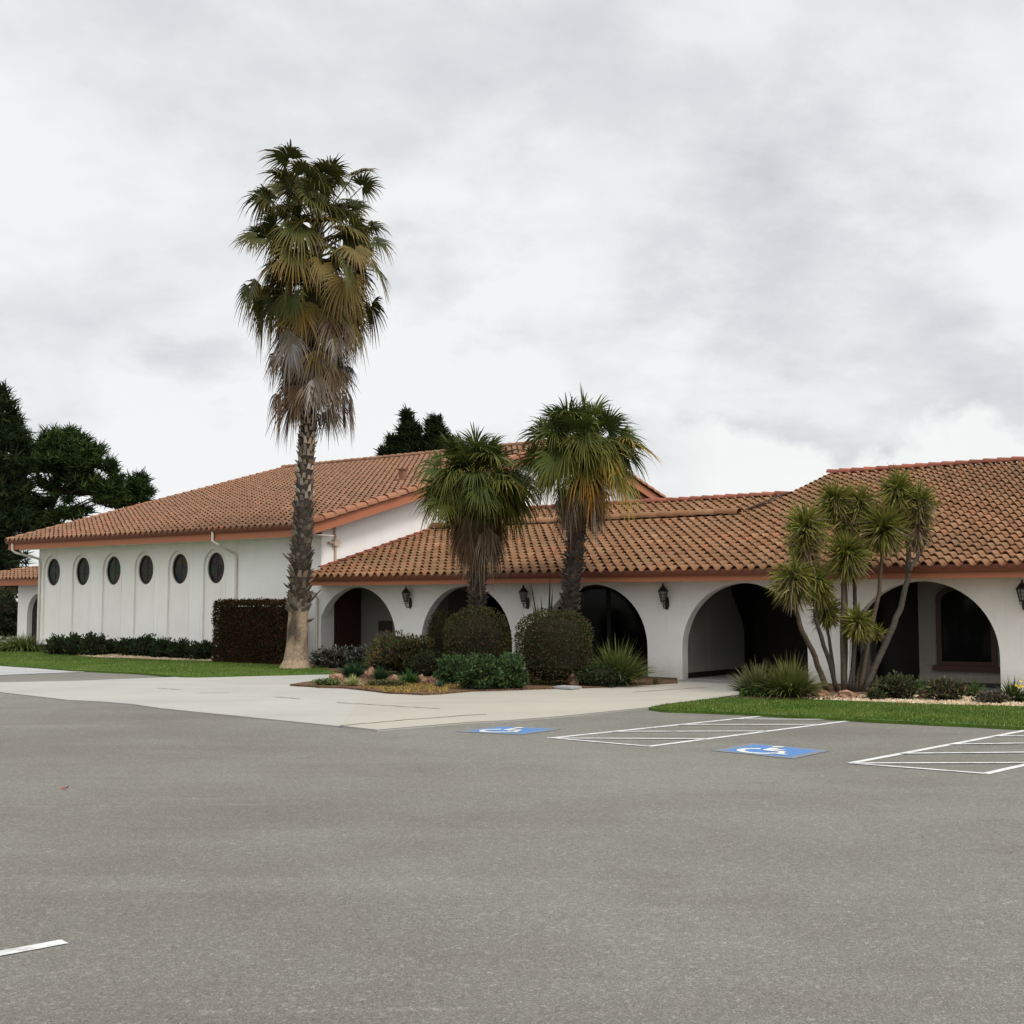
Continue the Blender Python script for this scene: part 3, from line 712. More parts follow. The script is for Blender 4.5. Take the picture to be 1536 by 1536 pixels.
gutter_mb(LO-D-.05, RT-D-.02, -OV+.038, MZ-.17, MZ-.02, .13).build('gutter', M_GUTTER, hall)
mb = MB(); mb.box(LO-D+.03, RT-D-.06, -OV+.08, -.002, MZ-.36, MZ-.345); mb.build('soffit', M_STUCCO2, hall)
mb = MB(); mb.box(-.09, .012, -.012, .10, -.05, HW-.03); mb.build('corner_trim', M_STUCCO2, hall)
# downspouts
t1 = wall_t(58, -.06) - D; t2 = wall_t(353, -.06) - D; t2g = wall_t(318, -OV) - D
mb = MB(); mb.tube([(LO-D+.35, -OV-.0, MZ-.16), (LO-D+.35, -OV-.0, MZ-.42), (LO-D+.4, -.8, MZ-.50), (t1, -.10, MZ-.72), (t1, -.055, MZ-.9), (t1, -.055, .05)], .045, 10); mb.build('downspout', M_PIPE, hall)
mb = MB(); mb.tube([(t2g, -OV-.02, MZ-.10), (t2g, -OV-.02, MZ-.42), (t2g+.1, -.8, MZ-.52), (t2-.05, -.10, MZ-.78), (t2, -.055, MZ-.92), (t2, -.055, .05)], .045, 10); mb.build('downspout', M_PIPE, hall)
# conduit on the gable wall
s_p = gable_s(501, TL)
mb = MB(); zbk = wall_z(TL, s_p, 814)
mb.tube([(.05, s_p, gz(s_p)-.02), (.05, s_p, wall_z(TL, s_p, 800)), (.05, s_p+.04, wall_z(TL, s_p, 805)), (.05, s_p+.04, 3.0)], .035, 8)
mb.box(.002, .10, s_p-.26, s_p+.24, zbk-.03, zbk+.03); mb.box(.03, .12, s_p-.07, s_p+.13, zbk-.10, zbk+.10)
mb.build('conduit', M_PINK, hall)
# roof vent
def roof_hit(px_, py_):
    best = None
    for k in range(4000):
        dpt = 34 + k*.006; q = at_depth(px_, py_, dpt); r = q - W0; s = r.dot(B); t = r.dot(A)
        if q.z < mz(s)+.05 and s > -1: return t, s, q.z
    return t, s, q.z
tv, sv, zv = roof_hit(604, 722)
mb = MB(); mb.box(tv-D-.10, tv-D+.10, sv-.10, sv+.10, zv-.1, zv+.40)
vt = mb.build('roof_vent', M_VENT, mroof)
mb = MB(); mb.box(tv-D-.14, tv-D+.14, sv-.14, sv+.14, zv+.401, zv+.45); mb.build('vent_cap', M_GUTTER, vt)
mb = MB(); mb.box(tv-D-.16, tv-D+.16, sv-.26, sv+.08, zv-.08, zv+.06); mb.build('flashing', M_VENT, vt)

# ------------------------------------------------------------------ far left wing
lw = empty('side_wing', loc(-36, 4, 0), -TH)
tag(lw, 'small low tiled wing with dark arched doorway beyond the left end of the hall', 'building')
ez = wall_z(wall_t(30, 4.0), 4.0, 878); WS = 4.0
ta, tb = wall_t(27, WS) + 36, wall_t(57, WS) + 36 + 1.5
tc1, tc2 = wall_t(41, WS) + 36, wall_t(41, WS) + 36 + 1.9
mb = MB(); wall_holes(mb, [(ta, -.05)] + arch_loop(tc1, tc2, ez-.35) + [(tb+2, -.05), (tb+2, ez), (ta, ez)], [], 0, .25); mb.build('wall', M_STUCCO, lw)
mb = MB(); mb.box(tc1-.2, tc2+.2, .251, .35, 0, ez); mb.build('door', M_WOOD, lw)
mb = MB(); mb.box(ta-4.0, tb+2, -.7, -.66, ez-.02, ez+.26); mb.build('fascia', M_FASCIA, lw)
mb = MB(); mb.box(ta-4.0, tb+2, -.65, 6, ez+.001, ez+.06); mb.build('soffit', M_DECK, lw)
mb = MB(); mb.box(ta, tb+2, 5.7, 5.9, -.05, ez); mb.box(ta, ta+.2, .25, 5.7, -.05, ez); mb.build('rear_wall', M_STUCCO, lw)
wz = lambda s: ez + .30 + .27*(s+.7)
tile_roof('roof', ta-4.2, tb+2, -.8, 3.0, lambda s: wz(s)-.06, M_TILE_MAIN, lw, lambda t, s: (s+.8) < 0.62*(t-(ta-4.4)), .3, .36)
mb = MB(); mb.prism_x([(-.6, ez+.061), (-.6, wz(-.6)-.14), (3.0, wz(3.0)-.14), (6.5, ez+.061)], ta-1.0, tb+2)
mb.add([(ta-4.0, -.6, ez+.065), (ta-1.001, -.6, wz(-.6)-.14), (ta-1.001, 1.5, wz(1.4)-.14)], [(0,1,2)]); mb.build('roof_deck', M_DECK, lw)

# ------------------------------------------------------------------ wall lanterns
def lantern(label, px_, first=None):
    t = wall_t(px_, 0)
    p = loc(t, 0, 1.70)
    if first is None:
        r = empty('wall_lantern', p, -TH)
        mb = MB(); n = 20
        lp = [(.055*math.cos(2*math.pi*k/n), .16+.16*math.sin(2*math.pi*k/n)) for k in range(n)]
        wall_holes(mb, lp, [], -.03, -.001); mb.build('back_plate', M_IRON, r)
        mb = MB(); c = -.20
        mb.tube([(0,-.03,.10),(0,-.10,.03),(0,-.17,.04),(0,-.21,.10),(0,-.20,.19)], .014, 6)
        mb.tube([(0,-.03,.22),(0,-.08,.16),(0,-.14,.15),(0,-.16,.09),(0,-.12,.07)], .010, 6)
        for sx in (-1, 1): mb.tube([(0,c,.17),(sx*.05,c,.13),(sx*.06,c,.19),(sx*.03,c,.22)], .009, 5)
        mb.build('arm', M_IRON, r)
        mb = MB(); mb.lathe((0,c,0), [(.035,.20),(.055,.23),(.105,.44),(.108,.445)], 8); mb.build('glass', M_FROST, r)
        mb = MB()
        for k in range(8):
            a = 2*math.pi*k/8; ca, sa = math.cos(a), math.sin(a)
            mb.tube([(.06*ca, c+.06*sa, .225), (.115*ca, c+.115*sa, .445)], .008, 5)
        mb.lathe((0,c,0), [(.04,.185),(.07,.20),(.07,.225),(.04,.23)], 8)
        for zz, rr in ((.30,.085),(.37,.102)):
            mb.tube([(rr*math.cos(2*math.pi*k/8), c+rr*math.sin(2*math.pi*k/8), zz) for k in range(9)], .006, 4)
        mb.build('cage', M_IRON, r)
        mb = MB(); mb.lathe((0,c,0), [(.125,.44),(.128,.46),(.09,.50),(.07,.535),(.035,.565),(.02,.59),(.028,.605),(.004,.65)], 10); mb.build('cap', M_IRON, r)
    else:
        r = first.copy(); COL.objects.link(r); r.location = p
        for ch in first.children:
            c = ch.copy(); COL.objects.link(c); c.parent = r
    tag(r, label, 'wall lamp', 'lanterns on the piers between the arches')
    return r
L0 = lantern('black wall lantern on the pier nearest the tall palm', 616)
lantern('black wall lantern on the pier just left of the right fan palm trunk', 792, L0)
lantern('black wall lantern on the bare pier left of the arch where the path enters', 1001, L0)
lantern('black wall lantern at the right edge of the photo', 1538, L0)

# ------------------------------------------------------------------ parking lot markings
def line_pts(p, q): return [at(*p, 0), at(*q, 0)]
def isect(p1, p2, p3, p4):
    d1, d2, d = p2-p1, p4-p3, p3-p1
    k = (d.x*d2.y-d.y*d2.x)/(d1.x*d2.y-d1.y*d2.x); return p1 + d1*k
def aisle(label, a0, a1, b0, b1, hatch):
    mb = MB(); z = .005
    A0, A1, B0, B1 = at(*a0), at(*a1), at(*b0), at(*b1)
    ribbon(mb, [A0, A1], .095, z); ribbon(mb, [B0, B1], .095, z)
    ribbon(mb, [A0, B0], .085, z+.003)
    for h0, h1 in hatch:
        H0, H1 = at(*h0), at(*h1)
        ribbon(mb, [isect(H0, H1, A0, A1), isect(H0, H1, B0, B1)], .085, z+.006)
    o = mb.build('access_aisle_marking', M_WHITE, loc_=tuple(A0)); tag(o, label, 'road marking', 'hatched aisles beside the parking stalls')
aisle('white hatched aisle painted between the two blue wheelchair symbols', (827,1107.4),(1171,1071.5),(972.5,1120),(1293.5,1079),
      [((856,1108.2),(1066,1109)),((920,1098),(1153,1097.5)),((1019,1087.6),(1206,1087.6)),((1101,1079.2),(1270,1080.2))])
aisle('white hatched aisle painted at the right edge of the picture, right of both wheelchair symbols', (1275,1145.3),(1556,1092.6),(1478,1161),(1760,1098),
      [((1284,1145.7),(1536,1145.2)),((1358,1131),(1536,1129.4)),((1427,1117.2),(1536,1115.6)),((1487,1105),(1536,1104.8))])
mb = MB(); P0, P1 = at(97,1413.2), at(-140,1457); ribbon(mb, [P0, P1], .10, .005)
tag(mb.build('stall_line', M_WHITE, loc_=tuple(P0)), 'lone white painted line end on the bare asphalt at lower left', 'road marking')
mb = MB(); ribbon(mb, [at(-60,1016), at(0,1013), at(141,1007.4)], .10, .013); ribbon(mb, [at(-60,1011), at(0,1009), at(110,1006)], .10, .014)
tag(mb.build('far_stall_lines', M_WHITE), kind='structure')

def wheelchair(label, corners):
    L, T, Rr, Bt = [at(*c) for c in corners]      # left, top(far), right, bottom(near)
    org = L; U = (Bt-L); Vv = (T-L)               # across and up the symbol
    r = empty('wheelchair_symbol', org)
    z = .006
    mb = MB(); n = 9
    n = 14; vs = []; cs = []
    for i in range(n+1):
        for j in range(n+1):
            x, y = i/n, j/n; e = min(x, 1-x, y, 1-y)
            jx, jy = (random.uniform(-.012, .012), random.uniform(-.012, .012)) if e == 0 else (0, 0)
            vs.append(Vector((U.x*(x+jx)+Vv.x*(y+jy), U.y*(x+jx)+Vv.y*(y+jy), z))); k = min(1, e/.26+.05); cs.append((k, k, k))
    mb.addc(vs, [(i*(n+1)+j, (i+1)*(n+1)+j, (i+1)*(n+1)+j+1, i*(n+1)+j+1) for i in range(n) for j in range(n)], cs)
    mb.build('blue_panel', M_BLUE, r)
    mb = MB(); z2 = .010
    P = lambda x, y: Vector((U.x*x+Vv.x*y, U.y*x+Vv.y*y, 0))
    wd = .085*U.length
    c = (.43, .34); rr = .21
    arcp = [P(c[0]+rr*math.cos(a), c[1]+rr*1.0*math.sin(a)) for a in [R(112+ (358-112)*k/22) for k in range(23)]]
    ribbon(mb, arcp, wd, z2)
    ribbon(mb, [P(.44,.72), P(.46,.46)], wd*1.15, z2+.001)
    ribbon(mb, [P(.455,.60), P(.62,.60)], wd*.8, z2+.002)
    ribbon(mb, [P(.44,.46), P(.665,.46), P(.72,.24), P(.80,.26)], wd*1.0, z2+.003)
    hc = P(.43,.83); hr = .068*U.length
    mb.add([hc + Vector((hr*math.cos(2*math.pi*k/20), hr*math.sin(2*math.pi*k/20), z2+.004)) for k in range(20)], [tuple(range(20))])
    mb.build('white_figure', M_WHITE, r)
    tag(r, label, 'road marking', 'painted wheelchair symbols')
wheelchair('nearer blue and white wheelchair symbol, in the stall between the two hatched aisles', [(1067,1126.3),(1127,1115.2),(1257,1127.2),(1190,1138.8)])
wheelchair('blue and white wheelchair symbol at the foot of the concrete path, the farther one', [(683,1097.8),(748,1089.6),(843,1093.8),(782,1102.6)])

# red leaf on the asphalt
p = at(95,1184,.0); mb = MB()
mb.add([p+Vector((-.045,0,.008)), p+Vector((-.01,.025,.022)), p+Vector((.035,.015,.010)), p+Vector((.015,-.02,.015)), p+Vector((.052,.02,.034))], [(0,3,1),(1,3,2),(2,3,4)], 0, (.30,.03,.03))
tag(mb.build('fallen_leaf', M_LEAF, loc_=tuple(p)), 'small curled red leaf lying on the asphalt', 'leaf')
# concrete box lid
p = at(851,1031,.06); mb = MB()
for dz, k in ((0,1.0),(.05,.94)):
    pass
mb.box(-.24,.24,-.2,.2,-.02,.02); mb.box(-.20,.20,-.16,.16,.0205,.03); mb.box(-.05,.05,-.02,.02,.0305,.036)
o = mb.build('valve_box', M_GREY_CONC); o.location = p; o.rotation_euler = (0,0,-TH); tag(o, 'flat pale concrete utility lid at the bed edge under the round bush', 'utility box')

# ------------------------------------------------------------------ vegetation builders
def jit(c, v=.2):
    k = 1 + random.uniform(-v, v); h = random.uniform(-.12, .12)
    return (max(0, c[0]*k*(1+h)), max(0, c[1]*k), max(0, c[2]*k*(1-h)))
def mixcol(a, b, k): return tuple(a[i]*(1-k)+b[i]*k for i in range(3))
def rnd_dir():
    z = random.uniform(-1, 1); a = random.uniform(0, 2*math.pi); r = math.sqrt(1-z*z)
    return Vector((r*math.cos(a), r*math.sin(a), z))
from mathutils import noise as mnoise
def leaves(mb, c, rad, n, size, cols, sq=2.0, lump=.15, lf=2.0, shell=.28, zmin=-1.0, up=.2, aspect=.45, seed=0, pts_out=None):
    """n small leaves through the outer shell of a lumpy body centred at c"""
    c = Vector(c); k = 0
    while k < n:
        d = rnd_dir()
        if d.z < zmin: continue
        m_ = (abs(d.x)**sq + abs(d.y)**sq + abs(d.z)**sq)**(-1/sq)
        lu = 1 + lump*mnoise.noise(Vector((d.x*lf+seed, d.y*lf, d.z*lf)))*1.6
        rr = (1 - shell*random.random()**1.6) * lu * m_
        p = c + Vector((d.x*rad[0], d.y*rad[1], d.z*rad[2]))*rr
        e = (d*.7 + rnd_dir()*.9 + Vector((0,0,up))).normalized()
        sd_ = e.cross(rnd_dir()).normalized(); L = size*random.uniform(.6, 1.3); w2 = L*aspect
        col = jit(random.choice(cols)) if not callable(cols) else cols(d, p)
        mb.addc([p, p+e*L*.5+sd_*w2*.5, p+e*L, p+e*L*.5-sd_*w2*.5], [(0,1,2,3)], [col]*4)
        k += 1
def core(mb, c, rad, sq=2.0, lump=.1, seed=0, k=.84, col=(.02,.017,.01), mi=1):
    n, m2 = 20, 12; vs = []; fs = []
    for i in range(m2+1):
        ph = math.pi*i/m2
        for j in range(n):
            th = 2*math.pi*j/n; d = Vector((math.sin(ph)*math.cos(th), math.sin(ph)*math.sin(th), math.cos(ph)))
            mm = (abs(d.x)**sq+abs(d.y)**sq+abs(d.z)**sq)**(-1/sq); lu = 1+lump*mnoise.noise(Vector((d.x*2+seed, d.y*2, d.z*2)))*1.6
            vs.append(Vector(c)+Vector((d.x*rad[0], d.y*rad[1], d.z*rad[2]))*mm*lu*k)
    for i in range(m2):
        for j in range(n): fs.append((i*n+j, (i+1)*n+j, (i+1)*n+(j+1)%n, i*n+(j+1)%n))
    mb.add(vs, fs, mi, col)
def shrub(name, label, cat, px_, py_, wpx, hpx, cols, n=2500, size=.06, sq=2.3, lump=.15, depth=.8, group=None, z=.06, rot=0, dull=True, up=.2, aspect=.45, stems=True, lf=2.0, shell=.28):
    """shrub whose foot is seen at (px_,py_) and which fills wpx by hpx photo pixels"""
    p = at(px_, py_, z); ppm = F/p.y*1.0
    rx = wpx/ppm/2; h = hpx/ppm; p = p + Vector((0, rx*depth*.6, 0)); k = p.y/(p.y-rx*depth*.6); rx *= k; h *= k
    r = empty(name, p, rot)
    mb = MB(); seed = random.uniform(0, 50)
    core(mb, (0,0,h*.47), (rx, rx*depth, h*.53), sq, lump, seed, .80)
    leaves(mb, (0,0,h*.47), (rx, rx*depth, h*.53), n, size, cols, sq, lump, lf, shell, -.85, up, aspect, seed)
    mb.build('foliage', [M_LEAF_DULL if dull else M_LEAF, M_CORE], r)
    mb = MB()
    mb.tube([(0, 0, -.03), (rx*.05, 0, h*.2), (-rx*.08, rx*.05, h*.5)], [.03, .025, .01], 6, 0, (.09,.07,.05))
    mb.build('stem', M_TRUNK, r)
    tag(r, label, cat, group)
    return r
def blade(mb, p, d, L, wd, droop, c0, c1, seg=4, roll=.5):
    """a strap leaf from p along d, bending down by droop"""
    d = Vector(d).normalized(); side = d.cross(Vector((0,0,1)))
    if side.length < .05: side = Vector((random.uniform(-1,1), random.uniform(-1,1), 0))
    side.normalize(); ra = random.uniform(-roll, roll); side = side*math.cos(ra) + d.cross(side)*math.sin(ra); vs = []; cs = []; q = Vector(p); dd = d.copy()
    for i in range(seg+1):
        u = i/seg; w2 = wd*(.7+.6*u if u < .4 else (.94*(1-u)/.6+.03))*.5
        vs += [q+side*w2, q-side*w2]; cc = mixcol(c0, c1, u); cs += [cc, cc]
        dd = (dd + Vector((0,0,-droop*(u+.15)))).normalized(); q = q + dd*(L/seg)
    mb.addc(vs, [(2*i, 2*i+1, 2*i+3, 2*i+2) for i in range(seg)], cs)
def grass_clump(name, label, cat, px_, py_, wpx, hpx, n, cols, wd=.018, droop=.35, group=None, z=.06, tip=None, spread=1.0, back=.5, base_r=.3):
    p = at(px_, py_, z); ppm = F/p.y; rx = wpx/ppm/2; h = hpx/ppm
    p = p + Vector((0, rx*back, 0)); r = empty(name, p); mb = MB()
    for k in range(n):
        a = random.uniform(0, 2*math.pi); rr = math.sqrt(random.random())
        el = R(88 - 62*rr*spread*random.uniform(.75, 1.1))
        d = Vector((math.cos(a)*math.cos(el), math.sin(a)*math.cos(el), math.sin(el)))
        L = (h*.55 + .62*math.hypot(h*(1-rr), rx*rr))*random.uniform(.6, 1.15)
        c = jit(random.choice(cols), .25)
        blade(mb, (math.cos(a)*rr*rx*base_r, math.sin(a)*rr*rx*base_r, 0), d, L, wd*random.uniform(.7, 1.3), droop*random.uniform(.3, 1.4)*(.4+rr), c, mixcol(c, tip or c, .5))
    mb.build('leaf_blades', M_LEAF, r); tag(r, label, cat, group)
    return r

# ---- fan palms
def fan(mb, hub, d, up, Rr, nseg, droop, c_mid, c_tip, spread=R(230), fold=.25, wsc=1.0, ragged=.12, miss=0.0, roll=0.0):
    d = d.normalized(); side = d.cross(up)
    if side.length < .05: side = d.cross(Vector((1,0,0)))
    side.normalize(); side = side*math.cos(roll) + d.cross(side)*math.sin(roll); nrm = side.cross(d).normalized()
    dphi = spread/nseg
    for i in range(nseg):
        if random.random() < miss: continue
        ph = -spread/2 + dphi*(i+.5) + random.uniform(-.02, .02)
        e = d*math.cos(ph) + side*math.sin(ph); e = (e + nrm*fold*abs(math.sin(ph))).normalized()
        tg = (-d*math.sin(ph) + side*math.cos(ph)).normalized()
        L = Rr*(.80+.20*math.cos(ph*.8))*random.uniform(1-ragged, 1+ragged)
        vs = []; cs = []; dr = droop*random.uniform(.6, 1.5)
        for u, wk in ((.06, .95), (.46, 1.0), (.74, .50), (1.0, .05)):
            q = hub + e*(L*u*(1-.18*dr*u*u))
            q = q + Vector((0,0,-1))*(L*dr*max(0, u-.42)**1.6*2.0)
            hw = min(L*max(u, .12), L*.52)*dphi*.5*wk*wsc
            tw = nrm*hw*.35*(1 if i % 2 else -1)
            vs += [q+tg*hw+tw, q-tg*hw-tw]; cc = mixcol(c_mid, c_tip, u**2.2); cs += [cc, cc]
        mb.addc(vs, [(0,1,3,2),(2,3,5,4),(4,5,7,6)], cs)
def frond(mb, mbp, root, az, el, pet, Rr, nseg, droop, c_mid, c_tip, pcol=(.10,.10,.04), sag=.25, tilt=None, **kw):
    d = Vector((math.cos(az)*math.cos(el), math.sin(az)*math.cos(el), math.sin(el)))
    pts = [root]; dd = d.copy()
    for k in range(3):
        dd = (dd + Vector((0,0,-sag*.33))).normalized(); pts.append(pts[-1] + dd*pet/3)
    mbp.tube(pts, [.028, .02, .016, .012], 4, 0, pcol, cap=False)
    if tilt is None: leafd = (dd + Vector((0,0,-sag*.5))).normalized()
    else:
        e2 = max(R(-85), math.asin(max(-1, min(1, dd.z))) - tilt)
        leafd = Vector((math.cos(az)*math.cos(e2), math.sin(az)*math.cos(e2), math.sin(e2)))
    up = Vector((0,0,1)) if abs(leafd.z) < .95 else Vector((math.cos(az), math.sin(az), 0))
    # blade tilts so that its upper side faces up and out
    fan(mb, pts[-1], leafd, up, Rr, nseg, droop, c_mid, c_tip, **kw)

def palm_trunk(mb, path, rads, boots, boot_from, col_low, col_boot, n=16, boot_len=.16, rows=60):
    cols = None
    pts = [Vector(p) for p in path]
    # smooth path
    def ev(u):
        x = u*(len(pts)-1); i = min(int(x), len(pts)-2); f = x-i
        return pts[i].lerp(pts[i+1], f), rads[i]*(1-f)+rads[i+1]*f
    m2 = 60; vs = []; cs = []
    for i in range(m2+1):
        u = i/m2; c, r = ev(u)
        for k in range(n):
            a = 2*math.pi*k/n; rr = r*(1+.05*mnoise.noise(Vector((math.cos(a)*2, math.sin(a)*2, c.z*2.2))))
            vs.append(c+Vector((math.cos(a)*rr, math.sin(a)*rr, 0)))
            kk = min(1, max(0, (u-boot_from)/.06)); sn = mnoise.noise(Vector((math.cos(a)*1.5, math.sin(a)*1.5, c.z*1.3+4)))*2.5 + 1.1 - abs(u-.21)/.055; kk = max(kk, min(.85, max(0, sn)*.8) if boots > 10 else 0); cs.append(mixcol(col_low, (.045,.035,.028), kk))
    mb.addc(vs, [(i*n+k, i*n+(k+1) % n, (i+1)*n+(k+1) % n, (i+1)*n+k) for i in range(m2) for k in range(n)], cs)
    if boots:
        for j in range(rows):
            u = boot_from + (1-boot_from)*(j+.5)/rows; c, r = ev(u); m3 = boots
            for k in range(m3):
                a = 2*math.pi*(k + .5*(j % 2))/m3 + random.uniform(-.17, .17)
                o_ = Vector((math.cos(a), math.sin(a), 0)); tg = Vector((-math.sin(a), math.cos(a), 0))
                L = boot_len*random.uniform(.6, 1.35); w2 = r*2*math.pi/m3*.42; out = random.uniform(.03, .10)*(1.6 if u < .5 else 1)
                b0 = c + o_*r*.97; b0 = b0 + Vector((0,0,random.uniform(-.05,.05))); tip = b0 + o_*out + tg*random.uniform(-.04,.04) + Vector((0,0,L)); col = jit(mixcol(col_boot, (.10,.085,.07), random.random()**2*.9 if u > .5 else .6+.4*random.random()), .3)
                vs = [b0+tg*w2, b0-tg*w2, tip-tg*w2*.6, tip+tg*w2*.6, b0+Vector((0,0,L*.7))+tg*w2*.5, b0+Vector((0,0,L*.7))-tg*w2*.5]
                mb.addc(vs, [(0,1,2,3),(3,2,5,4),(1,5,2),(0,3,4)], [col]*4+[(.03,.022,.016)]*2)

# tall washingtonia-like palm
pb = at(443, 1002, .05)
PD = pb.y
def pz(y): return at_depth(443, y, PD).z
tall = empty('tall_fan_palm', pb)
tag(tall, 'very tall palm with a thick skirt of dead fronds, on the lawn by the hedge', 'palm tree', 'fan palms in front of the buildings')
def rel(px_, py_): q = at_depth(px_, py_, PD); return q - pb
ctr = [(443,1003),(444,990),(446,965),(447,930),(449,890),(452,830),(455,760),(459,690),(463,630),(468,540),(472,450),(475,370),(476,320)]
rad_px = [25,18.5,16.5,15,15,14.6,13.2,11.8,11,10.3,9.6,8.8,6]
ppm = F/PD
mb = MB()
palm_trunk(mb, [rel(*c) for c in ctr], [r/ppm for r in rad_px], 11, .27, (.30,.225,.155), (.46,.37,.28), rows=56)
# burnt looking band above the flared foot
tk = mb.build('trunk', M_TRUNK, tall)
mb = MB(); mbp = MB()
GREEN = (.024,.036,.008); GREEN2 = (.044,.054,.012); YEL = (.22,.135,.034); DEAD = (.165,.12,.08); GREY = (.27,.24,.215); BRN = (.085,.052,.028)
axis = lambda z: rel(463 + (635-z)*.042, 635) * 1.0
def trunk_at(py_): 
    for (x0,y0),(x1,y1) in zip(ctr[:-1], ctr[1:]):
        if y1 <= py_ <= y0: k = (y0-py_)/(y0-y1); return rel(x0+(x1-x0)*k, py_)
    return rel(*ctr[-1])
ga = 2.39996
NG = 122
for i in range(NG):
    u = i/(NG-1)                            # 0 top .. 1 low
    py_ = 330 + 128*u**1.15; az = i*ga + random.uniform(-.35,.35)
    el = R(84 - 92*u**.55 + random.uniform(-14, 14))
    cm = jit(mixcol(GREEN, GREEN2, random.random()*.7), .25); ct = jit(mixcol(GREEN2, YEL, min(1, .15+u*.9*random.random()+.25*random.random())), .25)
    if u > .55 and random.random() < .35: cm = jit(mixcol(GREEN2, YEL, .5)); ct = jit(mixcol(YEL, DEAD, .5))
    pet = random.uniform(.95, 1.95) if i % 3 else random.uniform(.6, 1.2); Rr = random.uniform(.70, 1.05)
    frond(mb, mbp, trunk_at(py_), az, el, pet, Rr, 34, (.22 if el > R(45) else .35) + .35*random.random(), cm, ct, sag=.05+.18*u, fold=.15, spread=R(230), wsc=1.1, tilt=R(4+54*min(1,u*1.5)+random.uniform(-24,24)), roll=random.gauss(0,.55))
mb.build('green_fronds', M_LEAF, tall)
mb2 = MB()
ND = 120
for i in range(ND):
    u = i/(ND-1); py_ = 440 + 112*u; az = i*ga + random.uniform(-.4,.4)
    el = R(-8 - 34*u**.7 + random.uniform(-18, 18))
    cm = jit(random.choice((DEAD, GREY, BRN, DEAD, GREY, BRN)), .35); ct = jit(random.choice((DEAD, GREY, BRN)), .3)
    if u < .3 and random.random() < .55: cm = jit(mixcol(GREEN2, YEL, .5)); ct = jit(DEAD)
    frond(mb2, mbp, trunk_at(py_), az, el, random.uniform(.60, 1.62), random.uniform(.60, .98), 24, .3+.4*random.random(), cm, ct, pcol=(.12,.09,.06), sag=.45+.25*random.random(), spread=R(random.uniform(80, 170)), fold=random.uniform(.1,.5), wsc=1.1, ragged=.25, miss=.06, tilt=R(random.uniform(30,80)))
mb2.build('dead_fronds', M_LEAF_DULL, tall); mbp.build('stalks', M_LEAF_DULL, tall)
# stray old stubs low on the trunk
mb = MB()
for px_, py_, dx, dz in ((436,838,-.22,.16),(463,900,.35,.28),(434,880,-.15,.10),(466,930,.12,.05)):
    mb = MB(); q = rel(px_, py_) ; mb.tube([q + Vector((-dx*.4,-.05,-dz*.3)), q+Vector((dx*.4,-.1,dz*.2)), q+Vector((dx,-.1,dz))], [.05,.035,.012], 5, 0, (.10,.07,.05))
    mb.build('frond_stub', M_TRUNK, tall)

def small_palm(label, base, Yd, ctr, rad_px, crown_y, reach, seed, dead_len, n_g, n_d, gold, dry=(.22,.17,.12)):
    random.seed(seed)
    pb = at_depth(base[0], base[1], Yd); pb.z = .06
    r = empty('fan_palm', pb); tag(r, label, 'palm tree', 'fan palms in front of the buildings')
    rl = lambda x, y: at_depth(x, y, Yd) - pb
    ppm = F/Yd; mb = MB(); mbp = MB(); mbg = MB(); mbd = MB()
    path = [Vector((rl(*ctr[0]).x, 0, 0))] + [rl(*c) for c in ctr]
    palm_trunk(mb, path, [rad_px/ppm]*(len(path)-1) + [rad_px/ppm*.8], 9, .02, (.05,.032,.022), (.075,.05,.035), rows=46, boot_len=.10)
    mb.build('trunk', M_TRUNK, r)
    def tr(py_):
        for (x0,y0),(x1,y1) in zip(ctr[:-1], ctr[1:]):
            if y1 <= py_ <= y0: k = (y0-py_)/(y0-y1); return rl(x0+(x1-x0)*k, py_)
        return rl(*ctr[-1])
    G1 = (.022,.037,.007); G2 = (.050,.066,.013); Y1 = (.30,.24,.04); O1 = (.42,.22,.035); B1 = (.068,.038,.019); B2 = (.13,.080,.044)
    for i in range(n_g):
        u = i/(n_g-1); az = i*ga + random.uniform(-.3,.3); el = R(82 - 74*u**.6 + random.uniform(-15, 15)); py_ = crown_y[0] + (crown_y[1]-crown_y[0])*u
        cm = jit(mixcol(G1, G2, random.random()), .25); ct = jit(mixcol(G2, Y1, random.random()*.5*(u+.25)), .2)
        if u > .62 and random.random() < gold: cm = jit(mixcol(G1, Y1, .05+.3*random.random())); ct = jit(mixcol(Y1, O1, random.random()))
        frond(mbg, mbp, tr(py_), az, el, reach*random.uniform(.36, .78), reach*random.uniform(.42, .58), 36, (.16 if el > R(40) else .3)+.40*u*random.random()+.15*random.random(), cm, ct, sag=.06+.16*u, fold=random.uniform(.05,.35), spread=R(random.uniform(190,245)), wsc=1.0, ragged=.2, miss=.04, tilt=R(2+47*min(1,u*1.6)+random.uniform(-26,26)), roll=random.gauss(0,.6))
    for i in range(n_d):
        u = i/(n_d-1); az = i*ga*1.7 + random.uniform(-.3,.3); el = R(-8 - 42*u + random.uniform(-12, 12)); py_ = crown_y[1] + 4 + (dead_len*.30)*u
        cm = jit(random.choice((B1, B2, B1)), .3); ct = jit(random.choice((B1, B2, dry)), .3)
        if u < .4 and random.random() < gold+.05: cm = jit(mixcol(Y1, O1, random.random())); ct = jit(B2)
        frond(mbd, mbp, tr(py_), az, el, reach*random.uniform(.22,.42), dead_len/ppm*random.uniform(.55, .85), 26, .5+.4*random.random(), cm, ct, pcol=(.10,.06,.03), sag=.5, spread=R(random.uniform(100,170)), fold=.3, wsc=.8, ragged=.25, miss=.1, tilt=R(random.uniform(40,75)))
    mbg.build('green_fronds', M_LEAF, r); mbd.build('dead_fronds', M_LEAF_DULL, r); mbp.build('stalks', M_LEAF_DULL, r)
